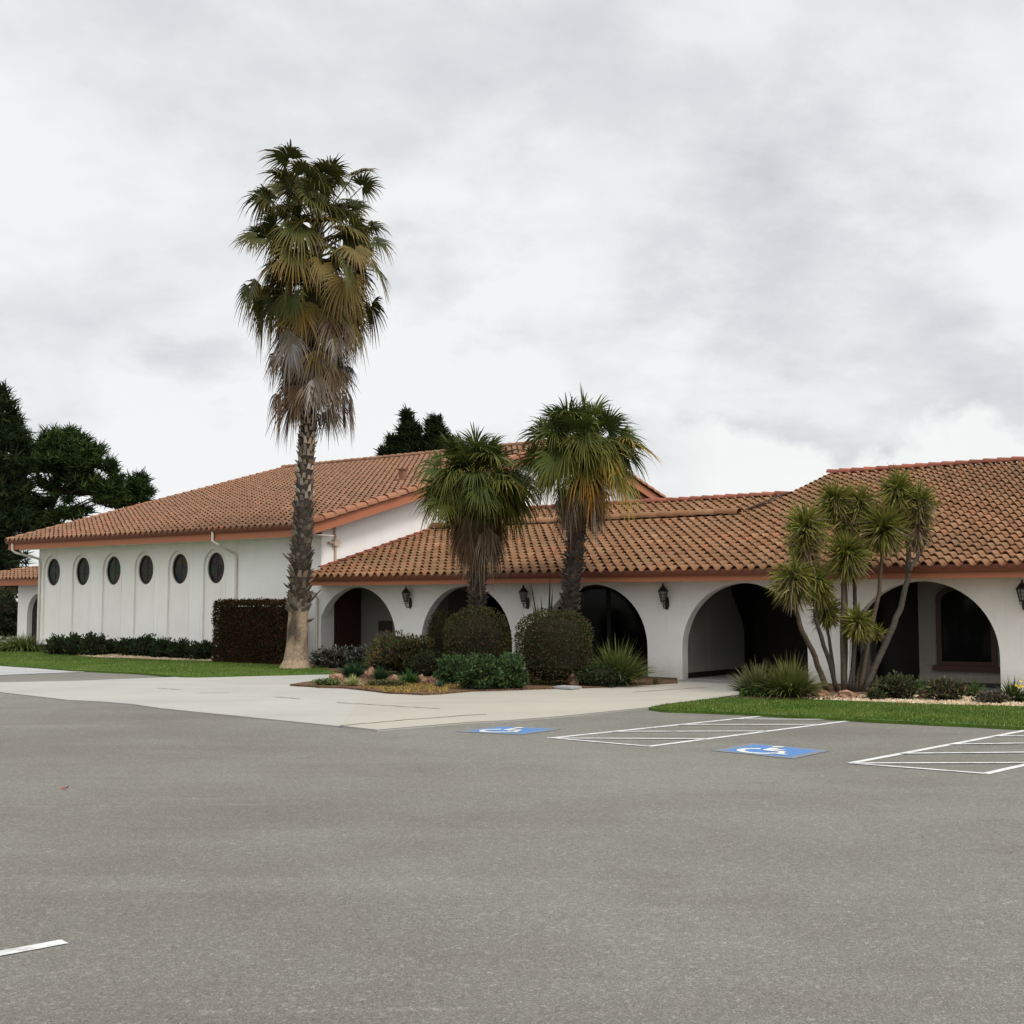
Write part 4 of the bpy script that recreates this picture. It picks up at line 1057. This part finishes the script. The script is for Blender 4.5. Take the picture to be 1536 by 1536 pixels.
small_palm('shorter fan palm with a brown hanging skirt behind the big round bush', (716,1000), 30.4, [(716,930),(716,880),(717,820),(717,765),(717,735)], 10.5, (722,756), 1.50, 21, 58, 80, 56, .03)
small_palm('fan palm with golden lower fronds and a bare dark trunk between two arches', (853,1000), 29.8, [(853,930),(857,880),(862,830),(867,780),(871,730),(873,690)], 12, (676,708), 1.58, 33, 54, 76, 44, .32, (.36,.31,.26))

# ---- cabbage tree with many stems
random.seed(5)
CB = at(1268, 1040, .07); CD = CB.y + .25
cab = empty('cabbage_tree', CB); tag(cab, 'multi-stemmed cabbage tree with spiky leaf heads in the right bed', 'tree')
def cz(x, y, dd=0.0): return at_depth(1140+x/4.268, 690+y/4.268, CD+dd) - CB
stems = [([(430,1480),(350,1260),(270,1090),(215,920),(205,800)], .085, -.2), ([(250,830),(285,700),(295,560)], .05, .1), ([(495,1480),(430,1250),(360,1020),(345,870),(360,800)], .07, -.1),
         ([(485,1470),(450,1180),(415,1000),(425,960)], .055, .25), ([(535,1480),(532,1100),(530,760),(560,620)], .085, -.05), ([(545,1480),(550,1000),(545,620),(500,330)], .07, .35),
         ([(590,1480),(605,1150),(608,760),(620,560),(640,330)], .07, .3), ([(640,1480),(690,1180),(765,840),(785,600),(788,470)], .075, 0), ([(660,1490),(800,1180),(900,950),(945,760),(950,560),(890,270)], .10, .15),
         ([(955,720),(1020,600),(1050,530),(1015,320)], .055, .15), ([(570,1480),(600,1260),(625,1060)], .05, -.3), ([(610,1480),(660,1250),(720,1050),(755,900)], .06, .2)]
for pts, r0, dd in stems:
    mb = MB(); q = [cz(x, y, dd*min(1, i/2)) for i, (x, y) in enumerate(pts)]
    # refine with a little wobble
    q2 = []
    for a, b2 in zip(q[:-1], q[1:]):
        for k in range(4): q2.append(a.lerp(b2, k/4) + Vector((random.uniform(-.012,.012), random.uniform(-.012,.012), 0)))
    q2.append(q[-1]); n = len(q2)
    mb.tube(q2, [r0*(.72-.32*i/n) for i in range(n)], 9, 0, jit((.080,.066,.052), .2))
    mb.build('stem', M_TRUNK, cab, smooth=True)
CG = (.045,.070,.014); CG2 = (.110,.128,.024); CY = (.36,.30,.06); CBn = (.15,.10,.06)
def head(x, y, r, dd=0., n=150, elong=1.0, brown=.2, dir_up=.12, droopy=.12):
    c = cz(x, y, dd); Rm = r/4.268/(F/CD)
    mb = MB(); n = int(n*3.0)
    for k in range(n):
        d = rnd_dir(); d.z = d.z*1.0 + dir_up; d.normalize()
        if random.random() < brown: col = jit(mixcol(CBn, (.27,.2,.13), random.random()), .25); tip = col; dr = .2; d.z -= .7; d.normalize()
        else: col = jit(mixcol(CG, CG2, random.random()), .25); tip = jit(CY); dr = droopy*random.uniform(.2, 1.6)
        if random.random() < .24: d.z -= 1.1; d.normalize(); dr = .12; col = jit(mixcol(col, CBn, .5*random.random()))
        o_ = c + d*Rm*.08 + Vector((random.uniform(-.05,.05), random.uniform(-.05,.05), random.uniform(-.5,.3)*Rm*elong))
        blade(mb, o_, d, Rm*random.uniform(.85, 1.3), .038, dr, col, mixcol(col, tip, .35), 3, 1.5)
    mb.build('leaf_head', M_LEAF, cab)
head(295,430,150,.1,240,1.2,.18); head(290,600,125,.1,150,1.4,.75,-.2); head(480,260,130,.35,200,1.0,.12); head(640,280,125,.3,190,1.0,.25); head(545,400,115,.3,110,1.,.4,-.3)
head(880,190,125,.15,200,1.0,.08); head(1010,275,130,.15,220,1.0,.35); head(1010,430,105,.15,130,1.2,.9,-.2); head(790,430,165,0,260,.6,.15,.15); head(560,600,155,-.05,240,.7,.12,.1,.3)
head(215,760,150,-.2,220,.9,.35,.1,.4); head(370,780,125,-.1,160,.8,.1,.0,.5); head(425,965,110,.25,120,.6,.05,.1); head(625,1040,110,-.3,130,.6,.1,.2,.3); head(755,1110,60,.2,30,.5,.1,.5)

# ---- bushes and hedge
random.seed(9)
RB = [(.040,.036,.014), (.028,.040,.013), (.065,.038,.018), (.020,.028,.009), (.048,.052,.017)]
RBh = [(.050,.026,.014), (.026,.020,.010), (.080,.034,.018), (.034,.034,.013)]
# clipped hedge
ph = at(319, 992.5, .06); thx = 2.75
hd = empty('clipped_hedge', ph, -TH); tag(hd, 'tall box shaped clipped hedge with dark reddish leaves left of the tall palm', 'hedge')
mb = MB(); hx, hy, hz = 3.0, .75, 1.83
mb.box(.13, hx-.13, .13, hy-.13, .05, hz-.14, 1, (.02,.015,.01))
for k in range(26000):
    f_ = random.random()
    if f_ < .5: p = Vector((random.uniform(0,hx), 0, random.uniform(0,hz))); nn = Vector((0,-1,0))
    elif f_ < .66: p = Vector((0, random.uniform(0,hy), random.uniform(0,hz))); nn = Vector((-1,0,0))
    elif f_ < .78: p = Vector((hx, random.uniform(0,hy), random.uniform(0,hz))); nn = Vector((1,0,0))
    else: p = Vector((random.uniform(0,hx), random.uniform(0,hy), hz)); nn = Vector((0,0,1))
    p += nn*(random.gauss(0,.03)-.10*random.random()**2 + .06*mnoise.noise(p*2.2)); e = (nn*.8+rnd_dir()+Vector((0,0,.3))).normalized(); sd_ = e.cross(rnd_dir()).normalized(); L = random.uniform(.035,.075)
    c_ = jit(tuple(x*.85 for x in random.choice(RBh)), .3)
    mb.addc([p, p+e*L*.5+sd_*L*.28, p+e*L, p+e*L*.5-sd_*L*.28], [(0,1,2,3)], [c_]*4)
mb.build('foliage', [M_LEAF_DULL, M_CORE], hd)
BG = 'round clipped bushes in the middle bed'
shrub('round_bush', 'wide round clipped bush with dark reddish leaves in front of the second arch', 'bush', 714, 1021, 100, 107, RB, 9000, .055, 2.6, .07, .9, BG)
shrub('round_bush', 'smaller dark clipped bush tucked behind the left side of the wide round bush', 'bush', 667, 1006, 56, 88, RB, 5000, .055, 2.6, .07, .9, BG)
shrub('round_bush', 'tallest round clipped bush with rusty leaves standing over the concrete lid', 'bush', 832, 1028, 114, 110, RB, 11000, .055, 2.9, .07, .85, BG)
GD = [(.030,.058,.020), (.045,.080,.026), (.065,.105,.036), (.022,.040,.015)]
LG = 'low leafy shrubs along the front of the middle bed'
shrub('leafy_shrub', 'leafy mid green shrub left of its two neighbours at the front of the bed', 'shrub', 680, 1028, 46, 42, GD, 2600, .085, 2.0, .34, .85, LG, dull=False)
shrub('leafy_shrub', 'leafy mid green shrub in the middle of three beside the path', 'shrub', 720, 1034, 62, 49, GD, 3600, .085, 2.0, .34, .85, LG, dull=False)
shrub('leafy_shrub', 'leafy mid green shrub nearest the tallest round bush', 'shrub', 762, 1033, 52, 46, GD, 3000, .085, 2.0, .34, .85, LG, dull=False)
MIXG = [(.075,.095,.026), (.11,.11,.034), (.05,.07,.022), (.17,.08,.04), (.034,.05,.017)]
shrub('feathery_shrub', 'broad loose shrub with yellowish green and rusty sprigs before the first pier', 'shrub', 598, 1012, 104, 56, MIXG, 4600, .09, 2.0, .35, .8, dull=False, up=.9, aspect=.3)
o = shrub('sprig_shrub', 'upright sprigs with reddish tips against the white pier below the first lantern', 'shrub', 622, 1006, 46, 44, [(.07,.09,.03),(.12,.10,.04),(.15,.05,.05)], 500, .12, 2.0, .4, .7, dull=False, up=1.2, aspect=.25, shell=.7)
shrub('dark_shrub', 'low dark green shrub between the feathery shrub and the round bush', 'shrub', 645, 1014, 66, 34, [(.03,.04,.016),(.045,.05,.02),(.02,.028,.012)], 1800, .08, 2.1, .25, .8)
GV = [(.05,.062,.045), (.075,.085,.070), (.035,.048,.032), (.16,.15,.15)]
shrub('rose_shrub', 'straggly grey green shrub with pale buds at the foot of the downspout', 'shrub', 498, 1002, 62, 30, GV, 1000, .09, 2.0, .45, .8, dull=False, up=.6, shell=.6)
shrub('rose_shrub', 'straggly grey green shrub with pale buds in front of the maroon door', 'shrub', 548, 1003, 62, 32, GV, 1000, .09, 2.0, .45, .8, dull=False, up=.6, shell=.6)
TG = [(.022,.055,.022), (.035,.075,.028), (.018,.042,.018)]
TGg = 'small grassy tufts in the middle bed'
grass_clump('grass_tuft', 'dark green grassy mound at the left end of the bed behind the pale tuft', 'plant', 528, 1016, 46, 27, 420, TG, .02, .25, TGg)
grass_clump('grass_tuft', 'pale cream striped grass tuft beside the rocks at the left tip of the bed', 'plant', 527, 1029, 28, 18, 260, [(.32,.34,.14),(.42,.42,.22),(.20,.25,.08)], .016, .3, TGg)
grass_clump('grass_tuft', 'dark green grass tuft right of the whitish rock in the bed', 'plant', 570, 1020, 30, 24, 260, TG, .02, .2, TGg)
grass_clump('grass_tuft', 'brighter green grass tuft left of the orange rocks', 'plant', 613, 1027, 36, 24, 320, [(.035,.085,.022),(.05,.11,.03)], .02, .2, TGg)
grass_clump('grass_tuft', 'tiny bluish green tuft right of the orange rocks', 'plant', 658, 1032, 16, 14, 110, [(.03,.07,.045),(.05,.09,.06)], .018, .15, TGg)
shrub('carpet_plant', 'flat bright green carpet plant at the very left tip of the bed', 'plant', 490, 1028, 44, 9, [(.08,.13,.03),(.12,.15,.05)], 500, .05, 2.0, .2, .6, dull=False)
shrub('mat_plant', 'low olive mat of foliage in front of the grass tufts', 'plant', 578, 1031, 62, 10, [(.08,.09,.025),(.05,.07,.02),(.11,.10,.03)], 700, .05, 2.0, .2, .4, dull=False)
# yellow brown ground cover
mb = MB()
for k in range(5200):
    x = random.uniform(545, 712); f_ = random.random()
    ytop = 1027; yb = 1038 if 575 < x < 672 else 1033
    p = at(x, ytop + (yb-ytop)*f_, .06); e = (Vector((0,0,1))+rnd_dir()*.9).normalized(); sd_ = e.cross(rnd_dir()).normalized(); L = random.uniform(.03,.08)
    c_ = jit(random.choice([(.30,.20,.06),(.24,.15,.05),(.36,.26,.08),(.20,.10,.05),(.12,.11,.03)]), .25)
    mb.addc([p-sd_*.015, p+sd_*.015, p+e*L], [(0,1,2)], [c_]*3)
tag(mb.build('ground_cover', M_LEAF), kind='stuff')
# grass clumps
FG = 'big strap leaved clumps beside the arches'
GC = [(.050,.080,.015), (.075,.105,.020), (.030,.050,.011), (.10,.11,.030)]
grass_clump('strap_leaf_clump', 'big strap leaved clump left of the path in front of the third arch', 'plant', 926, 1027, 92, 66, 1000, GC, .030, .30, FG, tip=(.13,.14,.04))
grass_clump('strap_leaf_clump', 'darker strap leaved clump right of the path, nearest the entrance arch', 'plant', 1140, 1046, 72, 52, 800, [(.055,.075,.020),(.04,.055,.016),(.08,.095,.028)], .03, .25, FG, tip=(.16,.15,.07))
grass_clump('strap_leaf_clump', 'lighter strap leaved clump at the foot of the cabbage tree', 'plant', 1190, 1048, 80, 62, 1000, GC, .030, .32, FG, tip=(.16,.16,.05))
grass_clump('flax_plant', 'dark upright flax blades sticking up behind the tallest round bush', 'plant', 822, 1018, 60, 132, 60, [(.022,.028,.020),(.035,.038,.028)], .12, .02, None, spread=.55, back=.8)
shrub('dark_shrub', 'low dark shrub under the strap leaves at the third arch', 'shrub', 903, 1029, 66, 28, [(.02,.032,.014),(.03,.045,.018)], 1200, .08, 2.1, .25, .7)
grass_clump('weed_tuft', 'small dry weed at the foot of the bare pier by the path', 'plant', 985, 1025, 24, 12, 60, [(.12,.10,.04),(.06,.07,.02)], .015, .3, None)
shrub('carpet_plant', 'bright green low plant at the path edge under the darker strap clump', 'plant', 1135, 1047, 46, 14, [(.05,.12,.025),(.08,.16,.03)], 600, .06, 2.0, .25, .6, dull=False)
# right bed low plants
LB = 'low plants in the gravel bed at right'
OG = [(.035,.05,.02), (.055,.065,.025), (.03,.04,.018), (.085,.075,.035)]
shrub('low_shrub', 'low olive shrub on the gravel right of the cabbage tree stems', 'shrub', 1350, 1050, 66, 34, OG, 1300, .09, 2.0, .4, .7, LB, dull=False, up=.6, shell=.5)
shrub('low_shrub', 'tiny green shrub at the gravel edge before the reddish rock', 'shrub', 1316, 1051, 26, 14, OG, 320, .07, 2.0, .3, .7, LB, dull=False)
grass_clump('day_lily', 'strappy green lily below the dark doorway', 'plant', 1384, 1042, 40, 26, 160, [(.05,.085,.02),(.08,.11,.03)], .025, .4, LB)
shrub('low_shrub', 'rusty olive shrub on the gravel under the framed window', 'shrub', 1422, 1052, 56, 30, OG + [(.10,.06,.035)], 1000, .09, 2.0, .4, .7, LB, dull=False, up=.6, shell=.5)
grass_clump('day_lily', 'strappy green lily under the left part of the window sill', 'plant', 1436, 1044, 40, 24, 150, [(.05,.085,.02),(.08,.11,.03)], .025, .4, LB)
grass_clump('day_lily', 'strappy green lily under the right part of the window sill', 'plant', 1465, 1046, 48, 28, 190, [(.05,.085,.02),(.08,.11,.03)], .025, .4, LB)
shrub('low_shrub', 'greyish dry shrub at the foot of the arch beside the last pier', 'shrub', 1492, 1056, 44, 18, [(.12,.10,.08),(.07,.065,.045),(.05,.05,.03)], 600, .07, 2.0, .4, .7, LB, dull=False, shell=.6)
dl = grass_clump('day_lily', 'strappy lily with yellow flowers by the last white pier at right', 'plant', 1525, 1054, 58, 38, 300, [(.035,.06,.018),(.06,.09,.025)], .028, .4, LB)
for k in range(5):
    mb = MB(); a = random.uniform(0, 6.28); q = Vector((-.08+.16*random.random(), -.25, .28+.14*random.random()))
    for j in range(6):
        b2 = j*1.047; mb.add([q, q+Vector((.028*math.cos(b2), -.015, .028*math.sin(b2))), q+Vector((.028*math.cos(b2+.8), -.015, .028*math.sin(b2+.8)))], [(0,1,2)], 0, (.75,.55,.06))
    mb.build('flower', M_LEAF, dl)
# shrubs along the hall
WG = 'dark shrubs in a row along the hall wall'
WC = [(.020,.036,.014), (.028,.046,.018), (.014,.024,.010), (.040,.055,.022)]
rowl = ['first dark shrub of the row below the hall, next to the arching grass', 'shrub below the first and second oval windows', 'tall topped shrub below the second oval window', 'low shrub below the gap before the third oval window',
        'shrub below the third oval window', 'bushy shrub below the fourth oval window', 'shrub below and right of the fourth oval window', 'shrub below the fifth oval window', 'last shrub of the row, touching the clipped hedge']
for (x, y, wp, hp), lb in zip([(84,983,36,27),(110,984,34,29),(136,985,36,31),(161,983,30,20),(190,985,36,25),(216,986,36,30),(242,988,34,26),(268,989,36,26),(302,991,44,25)], rowl):
    shrub('wall_shrub', lb if lb.startswith('first') or lb.startswith('last') else 'dark ' + lb, 'shrub', x, y-1, wp, hp, WC, 900, .11, 2.0, .38, .8, WG, up=.8, shell=.4)
grass_clump('arching_grass', 'wide arching green grass mound at the far left end of the lawn', 'plant', 26, 977, 92, 25, 900, [(.06,.095,.022),(.09,.125,.035),(.045,.07,.018)], .04, .5, None, tip=(.2,.2,.06), base_r=.75)
shrub('small_shrub', 'small rounded green shrub at the hedge foot beside the tall palm', 'shrub', 410, 993, 30, 13, [(.05,.07,.025),(.035,.05,.018)], 400, .06, 2.0, .2, .7)
# rocks
random.seed(3)
def rock(label, x, y, wpx, hpx, z=.06):
    p = at(x, y, z); ppm = F/p.y; rx, h = wpx/ppm/2, hpx/ppm; mb = MB(); seed = random.uniform(0, 90)
    n, m2 = 14, 8; vs = []; fs = []
    for i in range(m2+1):
        ph_ = math.pi*i/m2
        for j in range(n):
            th = 2*math.pi*j/n; d = Vector((math.sin(ph_)*math.cos(th), math.sin(ph_)*math.sin(th), math.cos(ph_)))
            k = 1+.35*mnoise.noise(Vector((d.x*1.6+seed, d.y*1.6, d.z*1.6)))+.15*mnoise.noise(d*4+Vector((seed,0,0)))
            vs.append(Vector((d.x*rx, d.y*rx*.7, d.z*h*.62+h*.35))*k)
    for i in range(m2):
        for j in range(n): fs.append((i*n+j, (i+1)*n+j, (i+1)*n+(j+1) % n, i*n+(j+1) % n))
    mb.add(vs, fs); o = mb.build('rock', M_ROCK); o.location = p + Vector((0, rx*.5, -.02)); tag(o, label, 'rock', 'reddish rocks in the beds')
rock('flat brown rock behind the left tip of the bed beside the pale tuft', 503, 1019, 22, 9)
rock('small orange rock in front of the flat brown one', 509, 1026, 14, 9)
rock('pale upright rock between two dark grass tufts', 555, 1018, 15, 16)
rock('small tan rock right of the second grass tuft', 592, 1022, 12, 10)
rock('dark orange rock between brighter green tuft and pale pinkish rock', 632, 1026, 18, 14)
rock('pale pinkish rock right of the dark orange one', 647, 1025, 13, 11)
rock('reddish rock beside the tallest round bush near the concrete lid', 860, 1028, 18, 18)
rock('brown rock between the lighter strap clump and the cabbage tree', 1233, 1047, 26, 13)
rock('broad reddish rock at the foot of the cabbage tree stems', 1273, 1048, 30, 13)
rock('reddish rock right of the cabbage tree, behind the tiny shrub', 1320, 1045, 18, 11)
rock('flat tan rock in the gravel between two low shrubs', 1388, 1050, 28, 8)

# loose pebbles on gravel, grass blades on lawns
def in_poly(p, poly):
    c = False; j = len(poly)-1
    for i in range(len(poly)):
        a, b2 = poly[i], poly[j]
        if (a.y > p.y) != (b2.y > p.y) and p.x < (b2.x-a.x)*(p.y-a.y)/(b2.y-a.y)+a.x: c = not c
        j = i
    return c
def scatter(poly, n, xlim=None):
    xs = [q.x for q in poly]; ys = [q.y for q in poly]; x0, x1 = min(xs), max(xs); 
    if xlim: x0, x1 = max(x0, xlim[0]), min(x1, xlim[1])
    res = []
    while len(res) < n:
        p = Vector((random.uniform(x0, x1), random.uniform(min(ys), max(ys)), 0))
        if in_poly(p, poly): res.append(p)
    return res
mb = MB()
front_strip = px_poly([(1200,1048),(1317,1052.3),(1421,1056.2),(1600,1060.6),(1600,1050),(1421,1044),(1317,1043),(1250,1043)], .07)
for poly_, n, z in ((front_strip, 2600, .07), (grvL, 700, .075)):
    for p in scatter(poly_, n):
        r_ = random.uniform(.015, .04); c_ = jit(random.choice([(.43,.34,.22),(.37,.28,.18),(.50,.42,.31),(.31,.21,.13)]), .2)
        a = random.uniform(0, 6.28); vs = [p+Vector((r_*math.cos(a+k*1.571)*random.uniform(.7,1.2), r_*math.sin(a+k*1.571)*random.uniform(.7,1.2), z-.003)) for k in range(4)] + [p+Vector((0,0,z+r_*.9))]
        mb.add(vs, [(0,1,4),(1,2,4),(2,3,4),(3,0,4)], 0, c_)
M_PEB, t_, b_ = mat('pebble', rough=.9, spec=.15); t_.links.new(attr(t_), b_.inputs['Base Color'])
tag(mb.build('gravel_pebbles', M_PEB), kind='stuff')
mb = MB()
for poly_, n, xl in ((lawnR, 46000, (1.5, 14)), (lawnL, 42000, (-23, -5))):
    for p in scatter(poly_, n, xl):
        a = random.uniform(0, 6.28); h = random.uniform(.02, .05); w2 = random.uniform(.006, .013); lean = Vector((random.uniform(-.02,.02), random.uniform(-.02,.02), h))
        b0 = p + Vector((0,0,.048)); sv_ = Vector((math.cos(a)*w2, math.sin(a)*w2, 0))
        kk = mnoise.noise(p*.8)*.5+.5
        c_ = jit(mixcol((.055,.110,.016), (.115,.165,.034), min(1, max(0, kk*1.5-.25))), .35) if random.random() > .05 else jit((.24,.22,.09))
        mb.addc([b0-sv_, b0+sv_, b0+lean], [(0,1,2)], [c_]*3)
tag(mb.build('grass', M_LEAF), kind='stuff')

# ------------------------------------------------------------------ trees behind
random.seed(17)
def tuft(mb, c, r, n, cols, up=.6, wid=.10):
    c = Vector(c)
    for k in range(n):
        d = rnd_dir(); d.z = d.z*.7 + up; d.normalize(); p = c + rnd_dir()*r*.45*random.random()
        L = r*random.uniform(.5, 1.05); sd_ = d.cross(rnd_dir()).normalized()*wid*random.uniform(.6, 1.3); col = jit(random.choice(cols), .3)
        mb.addc([p-sd_, p+sd_, p+d*L+sd_*.25, p+d*L-sd_*.25], [(0,1,2,3)], [col]*4)
def back_tree(name, label, px_base, Yd, clumps, cols, trunk, branch_r=.10, n=26, wid=.09, up=.6):
    """clumps: (px, py, r_px, count) foliage masses; trunk: pixel path"""
    pb = at_depth(px_base, 930, Yd); pb.z = 0
    r = empty(name, pb); tag(r, label, 'tree', 'dark trees beyond the buildings')
    ppm = F/Yd; mb = MB(); mt = MB()
    tp = [Vector((0,0,-.05))] + [at_depth(x, y, Yd)-pb for x, y in trunk]
    mt.tube(tp, [.32*(1-.75*i/len(tp)) for i in range(len(tp))], 8, 0, (.05,.04,.03))
    for (x, y, rp, cnt) in clumps:
        for k in range(int(cnt*1.15)):
            d = rnd_dir()*(random.random()**.4); q = at_depth(x+d.x*rp[0], y-d.z*rp[1], Yd) - pb + Vector((0, d.y*rp[0]/ppm, 0))
            tuft(mb, q, .66, int(n*1.25), cols, up, wid*.5)
            if k % 5 == 0:
                i0 = min(range(len(tp)), key=lambda i: (tp[i]-q).length + (100 if tp[i].z > q.z else 0)); a = tp[i0]
                mt.tube([a, a.lerp(q, .55)+Vector((0,0,-.15)), q], [branch_r*.8, branch_r*.5, .02], 4, 0, (.05,.04,.03), cap=False)
    mb.build('crown', M_LEAF_DULL, r); mt.build('trunk', M_TRUNK, r)
DC = [(.013,.022,.009), (.018,.030,.011), (.008,.013,.006), (.026,.038,.013)]
PC = [(.019,.035,.010), (.030,.050,.014), (.011,.021,.007), (.046,.066,.018)]
back_tree('conifer_tree', 'tall dark conifer cut off by the left edge', 2, 70, [(-2,590,(9,8),8),(2,608,(18,12),18),(6,630,(28,16),34),(8,660,(36,22),70),(6,695,(42,26),90),(2,735,(44,30),100),(-2,780,(46,34),90),(-4,830,(46,36),70)], DC, [(0,880),(0,760),(0,650),(-2,585)], n=24)
back_tree('pine_tree', 'round headed pine between the tall conifer and the hall roof', 72, 76,
          [(95,658,(34,12),46),(82,674,(50,16),80),(110,674,(44,18),80),(90,700,(62,18),110),(118,700,(38,22),60),(120,726,(40,14),46),(166,700,(7,14),12),(172,722,(10,14),16),(176,742,(8,9),8),(150,735,(26,11),26),(60,728,(30,12),22),(90,748,(40,9),12),(45,765,(30,22),50),(58,785,(40,14),34),(120,768,(30,10),16),(95,775,(34,8),16),(150,752,(24,8),14)],
          PC, [(70,880),(72,800),(74,770),(84,740),(95,700),(98,665)], n=24)
back_tree('pine_tree', 'small pine top showing over the hall roof, right of the round headed pine', 190, 78, [(207,722,(13,9),20),(205,735,(18,9),26),(186,743,(10,8),12),(220,738,(6,6),7),(195,752,(28,8),26),(176,757,(16,6),10)], PC, [(190,860),(192,790),(200,745),(206,720)], n=24)
for lb, x0, cl_ in (('bushier of the dark conifer tops over the hall ridge, right one', 651, [(651,636,(10,10),18),(652,652,(17,12),40),(651,672,(23,15),70),(650,700,(26,18),60),(668,662,(8,10),14),(636,668,(6,10),10)]),
                    ('taller pointed dark conifer top over the hall ridge, middle one', 611, [(611,627,(6,9),12),(612,645,(11,11),28),(612,664,(17,13),50),(612,690,(22,18),60),(625,650,(5,8),8)]),
                    ('lowest dark conifer top over the hall ridge, left one', 588, [(588,664,(7,8),14),(587,678,(11,9),26),(586,695,(16,12),36),(575,683,(5,4),8)])):
    back_tree('conifer_tree', lb, x0, 92, cl_, DC, [(x0, 850), (x0, 740), (x0, 690)], n=26, wid=.12)
back_tree('conifer_tree', 'small dark treetop just touching the left palm crown above the ridge', 676, 94, [(677,664,(4,6),5),(678,680,(8,10),12),(680,700,(12,10),14)], DC, [(678,850),(678,700),(678,665)], n=20)
# dark growth at far left behind the side wing
shrub('yellow_shrub', 'yellowish leafy bush in front of the dark conifer at the left edge', 'shrub', 8, 915, 46, 120, [(.14,.13,.03),(.08,.09,.02),(.20,.17,.04)], 2400, .28, 2.0, .35, .6, z=.0, dull=False, shell=.5)
shrub('dark_thicket', 'dark thicket under the trees at the left edge beside the small wing', 'shrub', -20, 960, 96, 70, [(.012,.018,.009),(.02,.028,.012)], 2600, .22, 2.2, .25, .6, z=.0)
shrub('olive_shrub', 'small pale olive shrub at the left edge in front of the dark thicket', 'shrub', 0, 954, 26, 36, [(.10,.11,.06),(.07,.08,.04)], 700, .12, 2.0, .3, .7, z=.0, dull=False)
